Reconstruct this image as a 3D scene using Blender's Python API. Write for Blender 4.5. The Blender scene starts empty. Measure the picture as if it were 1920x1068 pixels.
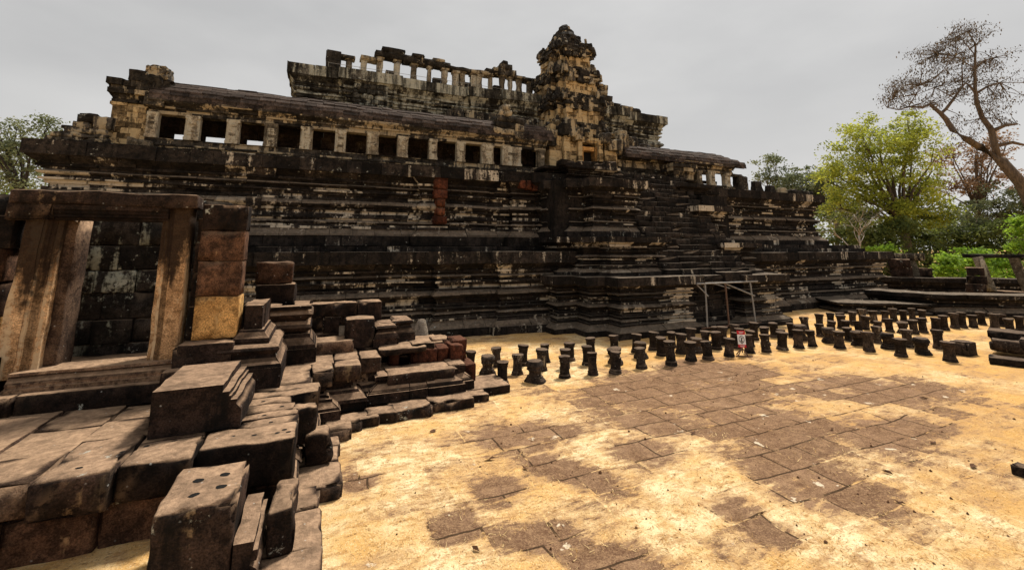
import bpy, math, random
from mathutils import Vector, noise, Matrix
import numpy as np

R = math.radians
scene = bpy.context.scene
col = scene.collection

# ------------------------------------------------------------------ camera
EYE = 3.65; FH = 836.0; HZ = 465.0; PITCH = R(9.0); YAW = R(23.3)   # lens, horizon row, tilt and heading measured from the photograph
FL = FH*math.cos(PITCH); CY = HZ-FL*math.tan(PITCH)
cam_d = bpy.data.cameras.new('camera'); cam = bpy.data.objects.new('camera', cam_d); col.objects.link(cam)
cam.location = (0, 0, EYE); cam.rotation_euler = (R(90)+PITCH, 0, -YAW)
cam_d.sensor_width = 36; cam_d.lens = FL/1920*36; cam_d.shift_y = -(534-CY)/1920
cam_d.clip_start = 0.05; cam_d.clip_end = 3000
scene.camera = cam
FWD = Vector((math.sin(YAW)*math.cos(PITCH), math.cos(YAW)*math.cos(PITCH), math.sin(PITCH)))
RGT = Vector((math.cos(YAW), -math.sin(YAW), 0)); UPV = RGT.cross(FWD)
def ray(px, py): return FWD*FL+RGT*(px-960)+UPV*(CY-py)
def gz(px, py, z=0.0):
    r = ray(px, py); t = (z-EYE)/r.z; return Vector((r.x*t, r.y*t, z))
def at(px, d):                       # ground point at image column px and horizontal depth d
    lat = (px-960)/FH*d
    return Vector((d*math.sin(YAW)+lat*math.cos(YAW), d*math.cos(YAW)-lat*math.sin(YAW), 0))
def zat(py, d): return EYE+(HZ-py)/FH*d

# ------------------------------------------------------------------ world + sun (overcast, bright behind the temple on the right)
EXPO = 1.05
SUN_EL = R(58); SUN_AZ = R(55)       # azimuth from +Y towards +X
w = bpy.data.worlds.new('World'); scene.world = w; w.use_nodes = True
nt = w.node_tree; nt.nodes.clear()
out = nt.nodes.new('ShaderNodeOutputWorld'); bg = nt.nodes.new('ShaderNodeBackground')
sky = nt.nodes.new('ShaderNodeTexSky'); sky.sky_type = 'NISHITA'; sky.sun_disc = False
sky.sun_elevation = SUN_EL; sky.sun_rotation = SUN_AZ; sky.dust_density = 6; sky.air_density = 1.0
hs = nt.nodes.new('ShaderNodeHueSaturation'); hs.inputs['Saturation'].default_value = 0.08; nt.links.new(sky.outputs[0], hs.inputs['Color'])
tc = nt.nodes.new('ShaderNodeTexCoord'); mp = nt.nodes.new('ShaderNodeMapping'); mp.inputs['Scale'].default_value = (1.2, 1.2, 3.0)
nt.links.new(tc.outputs['Generated'], mp.inputs[0])
cn = nt.nodes.new('ShaderNodeTexNoise'); cn.inputs['Scale'].default_value = 1.6; cn.inputs['Detail'].default_value = 5
nt.links.new(mp.outputs[0], cn.inputs['Vector'])
cr = nt.nodes.new('ShaderNodeValToRGB')
cr.color_ramp.elements[0].position = .38; cr.color_ramp.elements[0].color = (2.42, 2.42, 2.43, 1)
cr.color_ramp.elements[1].position = .66; cr.color_ramp.elements[1].color = (3.05, 3.03, 3.0, 1)
nt.links.new(cn.outputs[0], cr.inputs[0])
mx = nt.nodes.new('ShaderNodeMixRGB'); mx.inputs[0].default_value = .93
nt.links.new(hs.outputs[0], mx.inputs[1]); nt.links.new(cr.outputs[0], mx.inputs[2])
sx = nt.nodes.new('ShaderNodeSeparateXYZ'); nt.links.new(tc.outputs['Generated'], sx.inputs[0])
hr = nt.nodes.new('ShaderNodeMapRange'); hr.interpolation_type = 'SMOOTHSTEP'; hr.inputs[1].default_value = .0; hr.inputs[2].default_value = .34; hr.inputs[3].default_value = 1.0; hr.inputs[4].default_value = 0.0
nt.links.new(sx.outputs[2], hr.inputs[0])
mh = nt.nodes.new('ShaderNodeMixRGB'); mh.inputs[2].default_value = (3.5, 3.46, 3.40, 1); nt.links.new(hr.outputs[0], mh.inputs[0]); nt.links.new(mx.outputs[0], mh.inputs[1])
nt.links.new(mh.outputs[0], bg.inputs[0]); bg.inputs[1].default_value = 0.1
nt.links.new(bg.outputs[0], out.inputs[0])
sl = bpy.data.lights.new('sun', 'SUN'); sl.energy = 2.4; sl.angle = R(9); sl.color = (1, .94, .84)
so = bpy.data.objects.new('sun', sl); col.objects.link(so)
sd = Vector((math.sin(SUN_AZ)*math.cos(SUN_EL), math.cos(SUN_AZ)*math.cos(SUN_EL), math.sin(SUN_EL)))
so.rotation_euler = sd.to_track_quat('Z', 'Y').to_euler()
so.location = (0, 0, 60)
scene.view_settings.view_transform = 'Standard'; scene.view_settings.look = 'None'
scene.view_settings.exposure = EXPO; scene.view_settings.gamma = 1; scene.view_settings.use_curve_mapping = False

# ------------------------------------------------------------------ node helpers
class NG:
    def __init__(self, name):
        self.m = bpy.data.materials.new(name); self.m.use_nodes = True
        self.t = self.m.node_tree; self.t.nodes.clear()
        self.out = self.n('ShaderNodeOutputMaterial')
    def n(self, kind, **kw):
        x = self.t.nodes.new(kind)
        for k, v in kw.items(): setattr(x, k, v)
        return x
    def put(self, sock, v):
        if hasattr(v, 'is_output'): self.t.links.new(v, sock)
        elif isinstance(v, (tuple, list)): sock.default_value = tuple(v)+((1,) if len(v) == 3 and sock.type == 'RGBA' else ())
        else: sock.default_value = v
    def pos(self): 
        if not hasattr(self, '_g'): self._g = self.n('ShaderNodeNewGeometry')
        return self._g.outputs['Position']
    def nz(self):
        self.pos(); s = self.n('ShaderNodeSeparateXYZ'); self.t.links.new(self._g.outputs['Normal'], s.inputs[0]); return s.outputs[2]
    def pz(self):
        s = self.n('ShaderNodeSeparateXYZ'); self.t.links.new(self.pos(), s.inputs[0]); return s.outputs[2]
    def noise(self, scale, detail=4, rough=.55, stretch=(1, 1, 1), off=(0, 0, 0), dist=0):
        m = self.n('ShaderNodeMapping'); m.inputs['Scale'].default_value = stretch; m.inputs['Location'].default_value = off
        self.t.links.new(self.pos(), m.inputs[0])
        x = self.n('ShaderNodeTexNoise'); x.inputs['Scale'].default_value = scale; x.inputs['Detail'].default_value = detail
        x.inputs['Roughness'].default_value = rough; x.inputs['Distortion'].default_value = dist
        self.t.links.new(m.outputs[0], x.inputs['Vector']); return x.outputs[0]
    def voro(self, scale, stretch=(1, 1, 1)):
        m = self.n('ShaderNodeMapping'); m.inputs['Scale'].default_value = stretch
        self.t.links.new(self.pos(), m.inputs[0])
        x = self.n('ShaderNodeTexVoronoi'); x.inputs['Scale'].default_value = scale
        self.t.links.new(m.outputs[0], x.inputs['Vector']); return x.outputs['Distance']
    def attr(self, name):
        a = self.n('ShaderNodeAttribute'); a.attribute_name = name; return a.outputs['Fac']
    def step(self, v, a, b, lo=0.0, hi=1.0):
        x = self.n('ShaderNodeMapRange'); x.interpolation_type = 'SMOOTHSTEP'
        self.put(x.inputs[0], v); x.inputs[1].default_value = a; x.inputs[2].default_value = b; x.inputs[3].default_value = lo; x.inputs[4].default_value = hi
        return x.outputs[0]
    def math(self, op, a, b=0.0):
        x = self.n('ShaderNodeMath', operation=op); self.put(x.inputs[0], a); self.put(x.inputs[1], b); return x.outputs[0]
    def mix(self, f, a, b, mode='MIX'):
        x = self.n('ShaderNodeMixRGB', blend_type=mode); self.put(x.inputs[0], f); self.put(x.inputs[1], a); self.put(x.inputs[2], b); return x.outputs[0]
    def bump(self, hts, dist=.03, strength=.6):
        prev = None
        for h, d in hts:
            b = self.n('ShaderNodeBump'); b.inputs['Strength'].default_value = strength; b.inputs['Distance'].default_value = d
            self.t.links.new(h, b.inputs['Height'])
            if prev: self.t.links.new(prev, b.inputs['Normal'])
            prev = b.outputs[0]
        return prev
    def finish(self, color, rough=.9, normal=None, spec=.15, trans=None):
        p = self.n('ShaderNodeBsdfPrincipled'); self.put(p.inputs['Base Color'], color); self.put(p.inputs['Roughness'], rough)
        p.inputs['Specular IOR Level'].default_value = spec
        if normal: self.t.links.new(normal, p.inputs['Normal'])
        sh = p.outputs[0]
        if trans:
            tr = self.n('ShaderNodeBsdfTranslucent'); self.put(tr.inputs[0], color); ms = self.n('ShaderNodeMixShader'); ms.inputs[0].default_value = trans
            self.t.links.new(sh, ms.inputs[1]); self.t.links.new(tr.outputs[0], ms.inputs[2]); sh = ms.outputs[0]
        self.t.links.new(sh, self.out.inputs[0]); return self.m

def stone(name, dark, mid, cream=(.42, .34, .22), cream_th=.75, stain=(.006, .0055, .005), stain_th=.45, stain_amt=.85,
          lichen=(.42, .42, .36), lichen_th=.66, dust_toplight=(.20, .13, .085), dust_toplight_amt=.5, sc=1.0, speck=.0, ztop=None, bumpd=.02, dust_toplight_lo=.45, rndc=.16, wear=0):
    g = NG(name)
    nm = g.noise(1.7*sc, 6, .6); nf = g.noise(11*sc, 6, .65); nb = g.noise(.45*sc, 3)
    st = g.noise(2.2*sc, 5, .6, (1.6, 1.6, .22)); st2 = g.noise(1.5*sc, 5, .6, (2.0, 2.0, .3), (7, 3, 5))
    rnd = g.attr('rnd')
    c = g.mix(g.step(nm, .34, .68), dark, mid)
    c = g.mix(g.step(nf, .40, .72, 0, .5), c, mid)
    c = g.mix(g.step(g.noise(6.3*sc, 7, .7, off=(4, 8, 1)), .46, .60, 0, .7), c, tuple(x*.55 for x in dark))
    k = g.step(rnd, 0, 1, .55, 1.5); kk = g.n('ShaderNodeCombineXYZ')
    for i in range(3): g.put(kk.inputs[i], k)
    c = g.mix(1.0, c, kk.outputs[0], 'MULTIPLY')
    gr = g.noise(46, 4, .7); gk = g.n('ShaderNodeCombineXYZ'); gv = g.step(gr, .32, .68, .5, 1.5)
    for i in range(3): g.put(gk.inputs[i], gv)
    c = g.mix(1.0, c, gk.outputs[0], 'MULTIPLY')
    # bare sandstone showing through the black crust
    cm = g.math('ADD', g.math('MULTIPLY', st, .62), g.math('MULTIPLY', nb, .22)); cm = g.math('ADD', cm, g.math('MULTIPLY', rnd, rndc)); cm = g.math('ADD', cm, g.math('MULTIPLY', g.math('SUBTRACT', nf, .5), .3))
    cv = g.mix(g.step(nf, .3, .7), tuple(x*.72 for x in cream), cream)
    cv = g.mix(g.step(rnd, .2, .9, 0, .45), cv, (cream[0]*.75, cream[1]*.78, cream[2]*.85))
    c = g.mix(g.step(cm, cream_th-.1, cream_th-.02), c, cv)
    # black run-off crust
    sm = g.math('ADD', st2, g.math('MULTIPLY', g.math('SUBTRACT', nf, .5), .35))
    if ztop: sm = g.math('ADD', sm, g.step(g.pz(), ztop[0], ztop[1], -.12, ztop[2] if len(ztop) > 2 else .22))
    c = g.mix(g.step(sm, stain_th, stain_th+.2, 0, stain_amt), c, stain)
    # dust and dead straw on ledges, plus painted top light to brighten upward faces
    dm = g.math('MULTIPLY', g.step(g.nz(), dust_toplight_lo, dust_toplight_lo+.4), g.step(g.noise(3.1, 4), .3, .6, .55*dust_toplight_amt, dust_toplight_amt))
    dc = g.mix(g.step(nf, .35, .7), tuple(x*.6 for x in dust_toplight), dust_toplight)
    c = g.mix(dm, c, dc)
    # worn arrises
    g.pos(); pt = g._g.outputs['Pointiness']; wm = g.math('MULTIPLY', g.step(pt, .54, .66), g.step(nf, .38, .58, 0, wear)); c = g.mix(wm, c, dust_toplight)
    # lichen
    ln = g.noise(4.2*sc, 9, .72, (1, 1, 1), (3, 9, 2)); l2 = g.noise(.8*sc, 2, .5, off=(1, 2, 3))
    lm = g.math('ADD', ln, g.math('MULTIPLY', g.math('SUBTRACT', l2, .5), .25))
    c = g.mix(g.step(lm, lichen_th, lichen_th+.05, 0, .85), c, lichen)
    if speck:
        v = g.math('ADD', g.voro(7), g.math('MULTIPLY', g.math('SUBTRACT', gr, .5), .16)); vm = g.math('MULTIPLY', g.step(v, .03, .11, 1, 0), g.step(g.noise(1.9, 2), .45, .56, 0, speck)); c = g.mix(vm, c, (.55, .54, .5))
    nrm = g.bump([(nm, bumpd*3), (nf, bumpd*1.4), (gr, bumpd*.5)], strength=1.0)
    return g.finish(c, .92, nrm, .12)

M = {}
M['facade'] = stone('black_weathered_sandstone', (.009, .008, .0075), (.036, .028, .023), cream=(.60, .52, .40), cream_th=.74, rndc=.20, stain_th=.5, lichen_th=.65, dust_toplight=(.26, .20, .145), dust_toplight_amt=.85, dust_toplight_lo=.25, lichen=(.46, .47, .42))
M['upper'] = stone('grey_green_weathered_sandstone', (.022, .021, .018), (.12, .11, .09), cream=(.46, .45, .36), cream_th=.63, rndc=.22, stain_th=.43, lichen_th=.65, dust_toplight=(.13, .11, .085), lichen=(.45, .48, .42))
M['lichen_wall'] = stone('black_lichen_streaked_sandstone', (.010, .009, .008), (.045, .036, .03), cream=(.40, .40, .31), cream_th=.655, rndc=.12, stain_th=.46, lichen_th=.63, lichen=(.46, .47, .40), dust_toplight=(.3, .22, .15))
M['tower'] = stone('cream_weathered_sandstone', (.11, .08, .045), (.33, .235, .125), cream=(.56, .42, .23), cream_th=.56, stain_th=.56, stain_amt=.92, lichen_th=.66, dust_toplight=(.06, .05, .04), dust_toplight_amt=.8)
M['tower_dark'] = stone('dark_crusted_sandstone', (.016, .014, .012), (.075, .064, .052), cream=(.42, .34, .22), cream_th=.68, rndc=.24, stain_th=.5, lichen_th=.62, lichen=(.30, .30, .26), dust_toplight=(.10, .08, .065))
M['pillar'] = stone('pale_carved_sandstone', (.11, .09, .065), (.30, .25, .18), cream=(.50, .45, .34), cream_th=.6, stain_th=.56, stain_amt=.85, lichen_th=.66)
M['roof'] = stone('brown_roof_sandstone', (.022, .017, .014), (.075, .055, .045), cream_th=.80, stain_th=.56, stain_amt=.7, lichen_th=.66, dust_toplight=(.12, .088, .07), dust_toplight_amt=.6)
M['brown'] = stone('brown_platform_sandstone', (.011, .0075, .006), (.050, .030, .022), cream=(.30, .20, .11), cream_th=.74, stain_th=.47, stain_amt=.85, lichen_th=.65, dust_toplight=(.47, .305, .19), dust_toplight_amt=.95, dust_toplight_lo=.5, speck=.55, bumpd=.02, wear=.4)
M['brown_m'] = stone('brown_moulded_sandstone', (.011, .0075, .006), (.050, .030, .022), cream=(.30, .20, .11), cream_th=.74, stain_th=.47, stain_amt=.85, lichen_th=.65, dust_toplight=(.44, .285, .18), dust_toplight_amt=.9, dust_toplight_lo=.45, speck=.55, bumpd=.02)
M['brown_light'] = stone('light_floor_sandstone', (.07, .042, .03), (.17, .105, .068), cream=(.46, .33, .2), cream_th=.72, stain_th=.62, stain_amt=.7, lichen_th=.70, dust_toplight=(.46, .30, .185), wear=.4, dust_toplight_amt=.95, speck=.6, bumpd=.018)
M['pier'] = stone('red_brown_sandstone', (.032, .017, .011), (.13, .066, .038), cream=(.40, .24, .12), cream_th=.74, stain_th=.52, stain_amt=.8, lichen_th=.70, dust_toplight=(.26, .165, .10), wear=.4, speck=.8, bumpd=.022)
M['ochre'] = stone('ochre_spalled_sandstone', (.30, .16, .055), (.52, .30, .11), cream=(.60, .38, .16), cream_th=.66, stain_th=.60, stain_amt=.85, lichen_th=.75, bumpd=.03)
M['jamb'] = stone('golden_jamb_sandstone', (.22, .125, .06), (.46, .29, .155), cream=(.62, .45, .27), cream_th=.64, stain=(.016, .009, .006), stain_th=.50, stain_amt=.95, lichen_th=.78, ztop=(2.2, 4.1, .30), bumpd=.014)
M['laterite'] = stone('red_laterite', (.03, .011, .007), (.11, .036, .019), cream=(.25, .09, .05), cream_th=.78, stain_th=.5, stain_amt=.7, lichen_th=.70, dust_toplight=(.26, .12, .07), speck=.4, bumpd=.035)
M['orange'] = stone('orange_new_block', (.05, .020, .012), (.20, .068, .032), cream=(.30, .12, .06), cream_th=.7, stain_th=.46, stain_amt=.9, lichen_th=.66)
M['colonnette'] = stone('dark_colonnette_sandstone', (.014, .011, .009), (.062, .045, .035), cream=(.34, .27, .19), cream_th=.72, stain_th=.55, stain_amt=.6, lichen_th=.66, dust_toplight=(.20, .135, .09), dust_toplight_amt=.9, sc=2.5, speck=.6, bumpd=.010)
M['grey'] = stone('pale_grey_stone', (.34, .28, .22), (.52, .44, .35), cream_th=.8, stain_th=.75, stain_amt=.4, lichen_th=.7)

def ground_mat():
    g = NG('dry_grass_and_paving')
    a = g.noise(.45, 4, .6); b = g.noise(2.3, 7, .68); f = g.noise(34, 4, .75, (1, 1, .4), dist=.8); f2 = g.noise(70, 3, .7, (1, .35, 1), dist=1.2); m2 = g.noise(7.5, 6, .72, (.6, 1.2, 1), off=(4, 4, 4)); sp = g.noise(19, 5, .75, off=(1, 7, 0))
    ex = g.attr('expo')
    c = g.mix(g.step(b, .36, .64), (.72, .47, .21), (.95, .77, .46))
    c = g.mix(g.step(a, .40, .62, 0, .75), c, (.70, .39, .115))
    c = g.mix(g.step(m2, .49, .64, 0, .75), c, (.48, .25, .08))
    c = g.mix(g.step(f2, .54, .68, 0, .65), c, (1.0, .86, .56))
    c = g.mix(g.step(f, .53, .66, 0, .75), c, (.36, .175, .05))
    c = g.mix(g.step(g.math('ADD', sp, g.math('MULTIPLY', g.math('SUBTRACT', m2, .5), .5)), .60, .68, 0, .85), c, (.12, .055, .02))
    sx_ = g.n('ShaderNodeSeparateXYZ'); g.t.links.new(g.pos(), sx_.inputs[0]); xm = g.math('ADD', g.step(sx_.outputs[0], 2, 13), g.math('MULTIPLY', g.math('SUBTRACT', a, .5), 1.6))
    c = g.mix(g.step(xm, .45, 1.1, 0, .6), c, g.mix(g.step(m2, .35, .65), (.46, .235, .07), (.80, .47, .155)))
    # flagstones: rows along the courtyard, each with its own tone and its own share of straw
    mp_ = g.n('ShaderNodeMapping'); mp_.inputs['Location'].default_value = (.37, .21, 0); wob = g.n('ShaderNodeVectorMath', operation='ADD'); wn = g.n('ShaderNodeTexNoise'); wn.inputs['Scale'].default_value = 1.1; wn.inputs['Detail'].default_value = 3
    g.t.links.new(g.pos(), wn.inputs['Vector']); ws = g.n('ShaderNodeVectorMath', operation='SCALE'); ws.inputs['Scale'].default_value = .16; g.t.links.new(wn.outputs['Color'], ws.inputs[0])
    g.t.links.new(g.pos(), wob.inputs[0]); g.t.links.new(ws.outputs[0], wob.inputs[1]); g.t.links.new(wob.outputs[0], mp_.inputs[0])
    br = g.n('ShaderNodeTexBrick'); br.offset = .43; br.squash = .7; br.squash_frequency = 3
    for k_, v_ in (('Scale', 1), ('Mortar Size', .02), ('Mortar Smooth', .4), ('Brick Width', 1.25), ('Row Height', .64), ('Bias', 0)): br.inputs[k_].default_value = v_
    br.inputs['Color1'].default_value = (0, 0, 0, 1); br.inputs['Color2'].default_value = (1, 1, 1, 1); br.inputs['Mortar'].default_value = (.5, .5, .5, 1)
    g.t.links.new(mp_.outputs[0], br.inputs['Vector']); rv = br.outputs['Color']; mo = br.outputs['Fac']
    st = g.mix(g.step(b, .35, .65), (.115, .056, .034), (.27, .158, .098)); st = g.mix(g.step(rv, 0, 1, 0, .6), st, (.095, .043, .027)); st = g.mix(g.step(g.noise(6, 6, .7, off=(8, 3, 1)), .46, .64, 0, .55), st, (.37, .225, .125))
    st = g.mix(g.step(f, .42, .66, 0, .6), st, (.48, .31, .17)); st = g.mix(g.step(sp, .58, .66, 0, .6), st, (.05, .026, .018))
    st = g.mix(g.step(g.noise(2.1, 6, .62, off=(9, 1, 0)), .645, .67, 0, .85), st, (.80, .68, .50))
    dkj = g.math('MULTIPLY', mo, g.step(g.noise(1.6, 5, .6, off=(6, 2, 2)), .54, .62, 1, 0)); st = g.mix(g.math('MULTIPLY', dkj, .85), st, (.018, .010, .007))
    cov = g.math('ADD', g.math('MULTIPLY', ex, 1.0), g.math('MULTIPLY', g.math('SUBTRACT', rv, .5), .75)); bx = g.noise(3.4, 7, .7, (.45, 1.15, 1), off=(3, 5, 0)); cov = g.math('ADD', cov, g.math('MULTIPLY', g.math('SUBTRACT', bx, .5), 2.1))
    cov = g.math('ADD', cov, g.math('MULTIPLY', g.math('SUBTRACT', m2, .5), 1.5)); cov = g.math('ADD', cov, g.math('MULTIPLY', g.math('SUBTRACT', f, .5), 1.2))
    cov = g.math('SUBTRACT', cov, g.math('MULTIPLY', g.math('SUBTRACT', mo, dkj), .4))
    # worn brown earth in between, then the bare slabs
    c = g.mix(g.step(cov, -.15, .42, 0, .72), c, (.47, .275, .13))
    sm = g.step(cov, .36, .62, 0, .95); c = g.mix(sm, c, st)
    hb = g.math('MULTIPLY', g.math('SUBTRACT', 1.0, mo), g.step(ex, .3, .9))
    return g.finish(c, .95, g.bump([(b, .05), (hb, .03), (m2, .03), (f, .016), (f2, .010)], strength=.9), .05)
M['ground'] = ground_mat()
def straw_mat():
    g = NG('dry_straw'); r = g.attr('rnd'); c = g.mix(r, (.36, .18, .05), (.95, .72, .36)); return g.finish(c, .8, None, .1, trans=.25)
M['straw'] = straw_mat()
def leaf_mat(name, a, b, trans=.45):
    g = NG(name); r = g.attr('rnd'); c = g.mix(r, a, b); return g.finish(c, .65, None, .2, trans=trans)
def plain(name, c, var=.35, sc=6, rough=.8, stretch=(1, 1, 1)):
    g = NG(name); n = g.noise(sc, 5, .6, stretch); cc = g.mix(g.step(n, .3, .7), tuple(x*(1-var) for x in c), tuple(min(1, x*(1+var)) for x in c))
    return g.finish(cc, rough, g.bump([(n, .01)], strength=.5), .2)
M['bark'] = plain('brown_grey_bark', (.10, .075, .055), .4, 3, .9, (2, 2, .4))
M['bark_dark'] = plain('dark_bark', (.045, .035, .028), .4, 3, .9, (2, 2, .4))
M['bark_white'] = plain('bleached_bare_wood', (.36, .31, .265), .25, 4, .8, (2, 2, .4))
M['wood_grey'] = plain('grey_weathered_timber', (.27, .26, .245), .3, 5, .8, (6, 6, .5))
M['wood_brown'] = plain('brown_timber', (.14, .085, .06), .3, 5, .8, (6, 6, .5))
M['dark_void'] = plain('painted_recess_shade', (.008, .007, .006), .4, 3, .95)  # near-black colour painted in for the shade inside openings and holes
M['sign_white'] = plain('white_sign_enamel', (.80, .80, .79), .03, 3, .4)
M['sign_red'] = plain('red_sign_enamel', (.50, .02, .03), .06, 3, .4)
M['sign_black'] = plain('black_sign_paint', (.015, .015, .015), .1, 3, .5)
M['deadleaf'] = plain('brown_dead_leaf', (.10, .045, .018), .4, 20, .8)

# ------------------------------------------------------------------ mesh collector
rng = random.Random(11)
def pale(x, y, z):
    n1 = noise.noise((x*.8, z*.45, 2)); n2 = noise.noise((x*2.3, z*1.6, 8)); b_ = 0
    if y > 19.6 and y < 23:
        if x < -6.8: b_ = .75+n1*.5 if z < 6.4 else 0
        elif x < 5 and 4.2 < z < 5.7: b_ = .55+n1*.95
        elif x < 8.5: b_ = .10+n1*.55
        elif x > 23: b_ = max(0, noise.noise((x*1.6, z*.12, 5)))*1.9
    elif y < 19.6:
        if x > 24: b_ = max(0, noise.noise((x*1.3+4, z*.1, 5)))*1.8
        elif x < 10 and 1.7 < z < 2.5: b_ = .2+n1*.6
    elif y >= 23: b_ = .25*n1+(.3 if 2.5 < x < 9 else 0)
    if 13.9 < x < 15.4 and y < 17 and .35 < z < 1.85: b_ += .95+n2*.5
    if 20 < x < 22.2 and y < 17 and .5 < z < 1.6: b_ += .7+n2*.5
    if 14 < x < 14.8 and y < 18.5 and 3.7 < z < 4.3 or 18.8 < x < 20.2 and y < 19 and (3.5 < z < 4 or 5.3 < z < 6.2): b_ += .8+n2*.5
    return b_+n2*.3
class MB:
    def __init__(s): s.v = []; s.f = []; s.r = []; s.parts = []; s.pale = False
    def add(s, vs, fs, r=None):
        o = len(s.v); s.v += [tuple(p) for p in vs]; r = rng.random() if r is None else r
        for f in fs: s.f.append(tuple(i+o for i in f)); s.r.append(r)
    def box(s, x0, x1, y0, y1, z0, z1, r=None):
        vs = [(x, y, z) for z in (z0, z1) for y in (y0, y1) for x in (x0, x1)]
        s.add(vs, [(0, 2, 3, 1), (4, 5, 7, 6), (0, 1, 5, 4), (1, 3, 7, 5), (3, 2, 6, 7), (2, 0, 4, 6)], r)
    def rough(s, x0, x1, y0, y1, z0, z1, res=.12, rad=.04, amp=.025, r=None, mat=None, seed=None, chips=1.0, taper=0):
        """a weathered block: rounded edges, uneven faces, broken corners"""
        dx, dy, dz = x1-x0, y1-y0, z1-z0; rad = min(rad*.62, dx*.35, dy*.35, dz*.35)
        n = [max(2, min(14, int(round(d/res)))) for d in (dx, dy, dz)]
        sd = Vector((rng.random()*50, rng.random()*50, rng.random()*50)) if seed is None else Vector((seed*3.7, seed*1.3, seed*7.1))
        idx = {}; vs = []; fs = []
        def vert(i, j, k):
            q = (i, j, k)
            if q in idx: return idx[q]
            def cpos(t, nn, d):       # crowd the rows next to the edges
                u = t/nn
                if t == 1 and nn > 2: u = min(u, rad*1.1/d)
                if t == nn-1 and nn > 2: u = max(u, 1-rad*1.1/d)
                return u*d
            p = Vector((cpos(i, n[0], dx), cpos(j, n[1], dy), cpos(k, n[2], dz)))
            inn = Vector((min(max(p.x, rad), dx-rad), min(max(p.y, rad), dy-rad), min(max(p.z, rad), dz-rad)))
            o = p-inn
            if o.length > 1e-6: p = inn+o.normalized()*rad
            nz_ = noise.noise_vector((p+sd)*2.1)*amp + noise.noise_vector((p+sd)*6.5)*amp*.5 + noise.noise_vector((p+sd)*15)*amp*.3
            edge = sum(1 for a, b in ((i, n[0]), (j, n[1]), (k, n[2])) if a == 0 or a == b)
            if edge >= 2 and chips:
                c = noise.noise((p+sd)*3.3)+.35*noise.noise((p+sd)*9)
                if c > .14: p = p+(Vector((dx, dy, dz))*.5-p).normalized()*min(.26, (c-.14)*.42)*chips*min(1, min(dx, dy, dz)/.4)
            p = p+nz_
            if taper: f = 1-taper*p.z/dz; p.x = dx/2+(p.x-dx/2)*f; p.y = dy/2+(p.y-dy/2)*f
            if mat is None: p = p+Vector((x0, y0, z0))
            else: p = mat @ (p-Vector((dx/2, dy/2, 0)))
            idx[q] = len(vs); vs.append(tuple(p)); return idx[q]
        for a in range(n[0]):
            for b in range(n[1]):
                fs.append((vert(a, b, 0), vert(a, b+1, 0), vert(a+1, b+1, 0), vert(a+1, b, 0)))
                fs.append((vert(a, b, n[2]), vert(a+1, b, n[2]), vert(a+1, b+1, n[2]), vert(a, b+1, n[2])))
        for a in range(n[0]):
            for c in range(n[2]):
                fs.append((vert(a, 0, c), vert(a+1, 0, c), vert(a+1, 0, c+1), vert(a, 0, c+1)))
                fs.append((vert(a, n[1], c), vert(a, n[1], c+1), vert(a+1, n[1], c+1), vert(a+1, n[1], c)))
        for b in range(n[1]):
            for c in range(n[2]):
                fs.append((vert(0, b, c), vert(0, b, c+1), vert(0, b+1, c+1), vert(0, b+1, c)))
                fs.append((vert(n[0], b, c), vert(n[0], b+1, c), vert(n[0], b+1, c+1), vert(n[0], b, c+1)))
        s.parts.append((len(s.v), len(vs), len(s.f), len(fs))); s.add(vs, fs, r)
    def tube(s, pts, rads, n=6, r=None):
        pts = [Vector(p) for p in pts]; vs = []; fs = []
        for i, p in enumerate(pts):
            d = (pts[min(i+1, len(pts)-1)]-pts[max(i-1, 0)]).normalized()
            a = d.orthogonal().normalized(); b = d.cross(a)
            for k in range(n):
                t = 2*math.pi*k/n; vs.append(p+(a*math.cos(t)+b*math.sin(t))*rads[i])
        for i in range(len(pts)-1):
            for k in range(n):
                fs.append((i*n+k, i*n+(k+1) % n, (i+1)*n+(k+1) % n, (i+1)*n+k))
        fs.append(tuple(range(n))[::-1]); fs.append(tuple((len(pts)-1)*n+k for k in range(n)))
        s.add(vs, fs, r)
    def lathe(s, prof, n=14, c=(0, 0, 0), r=None, amp=0):
        vs = []; fs = []; sd = rng.random()*40
        for i, (rr, z) in enumerate(prof):
            for k in range(n):
                t = 2*math.pi*k/n; p = Vector((math.cos(t)*rr, math.sin(t)*rr, z))
                if amp: p += noise.noise_vector(p*5+Vector((sd, sd, 0)))*amp
                vs.append(p+Vector(c))
        for i in range(len(prof)-1):
            for k in range(n): fs.append((i*n+k, i*n+(k+1) % n, (i+1)*n+(k+1) % n, (i+1)*n+k))
        fs.append(tuple(range(n))[::-1]); fs.append(tuple((len(prof)-1)*n+k for k in range(n)))
        s.add(vs, fs, r)
    def courses(s, path, courses, closed=False, bl=.8, jit=.025, back=.7, erode=.10, skip=0.0, rb=0.0, minback=None):
        """masonry laid in courses along a plan outline; each course is a list of (offset, z); mitred at the corners"""
        P = [Vector((p[0], p[1])) for p in path]; n = len(P); segs = n if closed else n-1
        nor = []
        for i in range(segs):
            d = (P[(i+1) % n]-P[i]).normalized(); nor.append(Vector((d.y, -d.x)))
        def corner(i, o):
            if closed: a, b = nor[(i-1) % n], nor[i % n]
            elif i == 0: return P[0]+nor[0]*o
            elif i == n-1: return P[-1]+nor[-1]*o
            else: a, b = nor[i-1], nor[i]
            m = a+b; return P[i % n]+m*(o*2/max(m.length_squared, .3))
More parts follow.
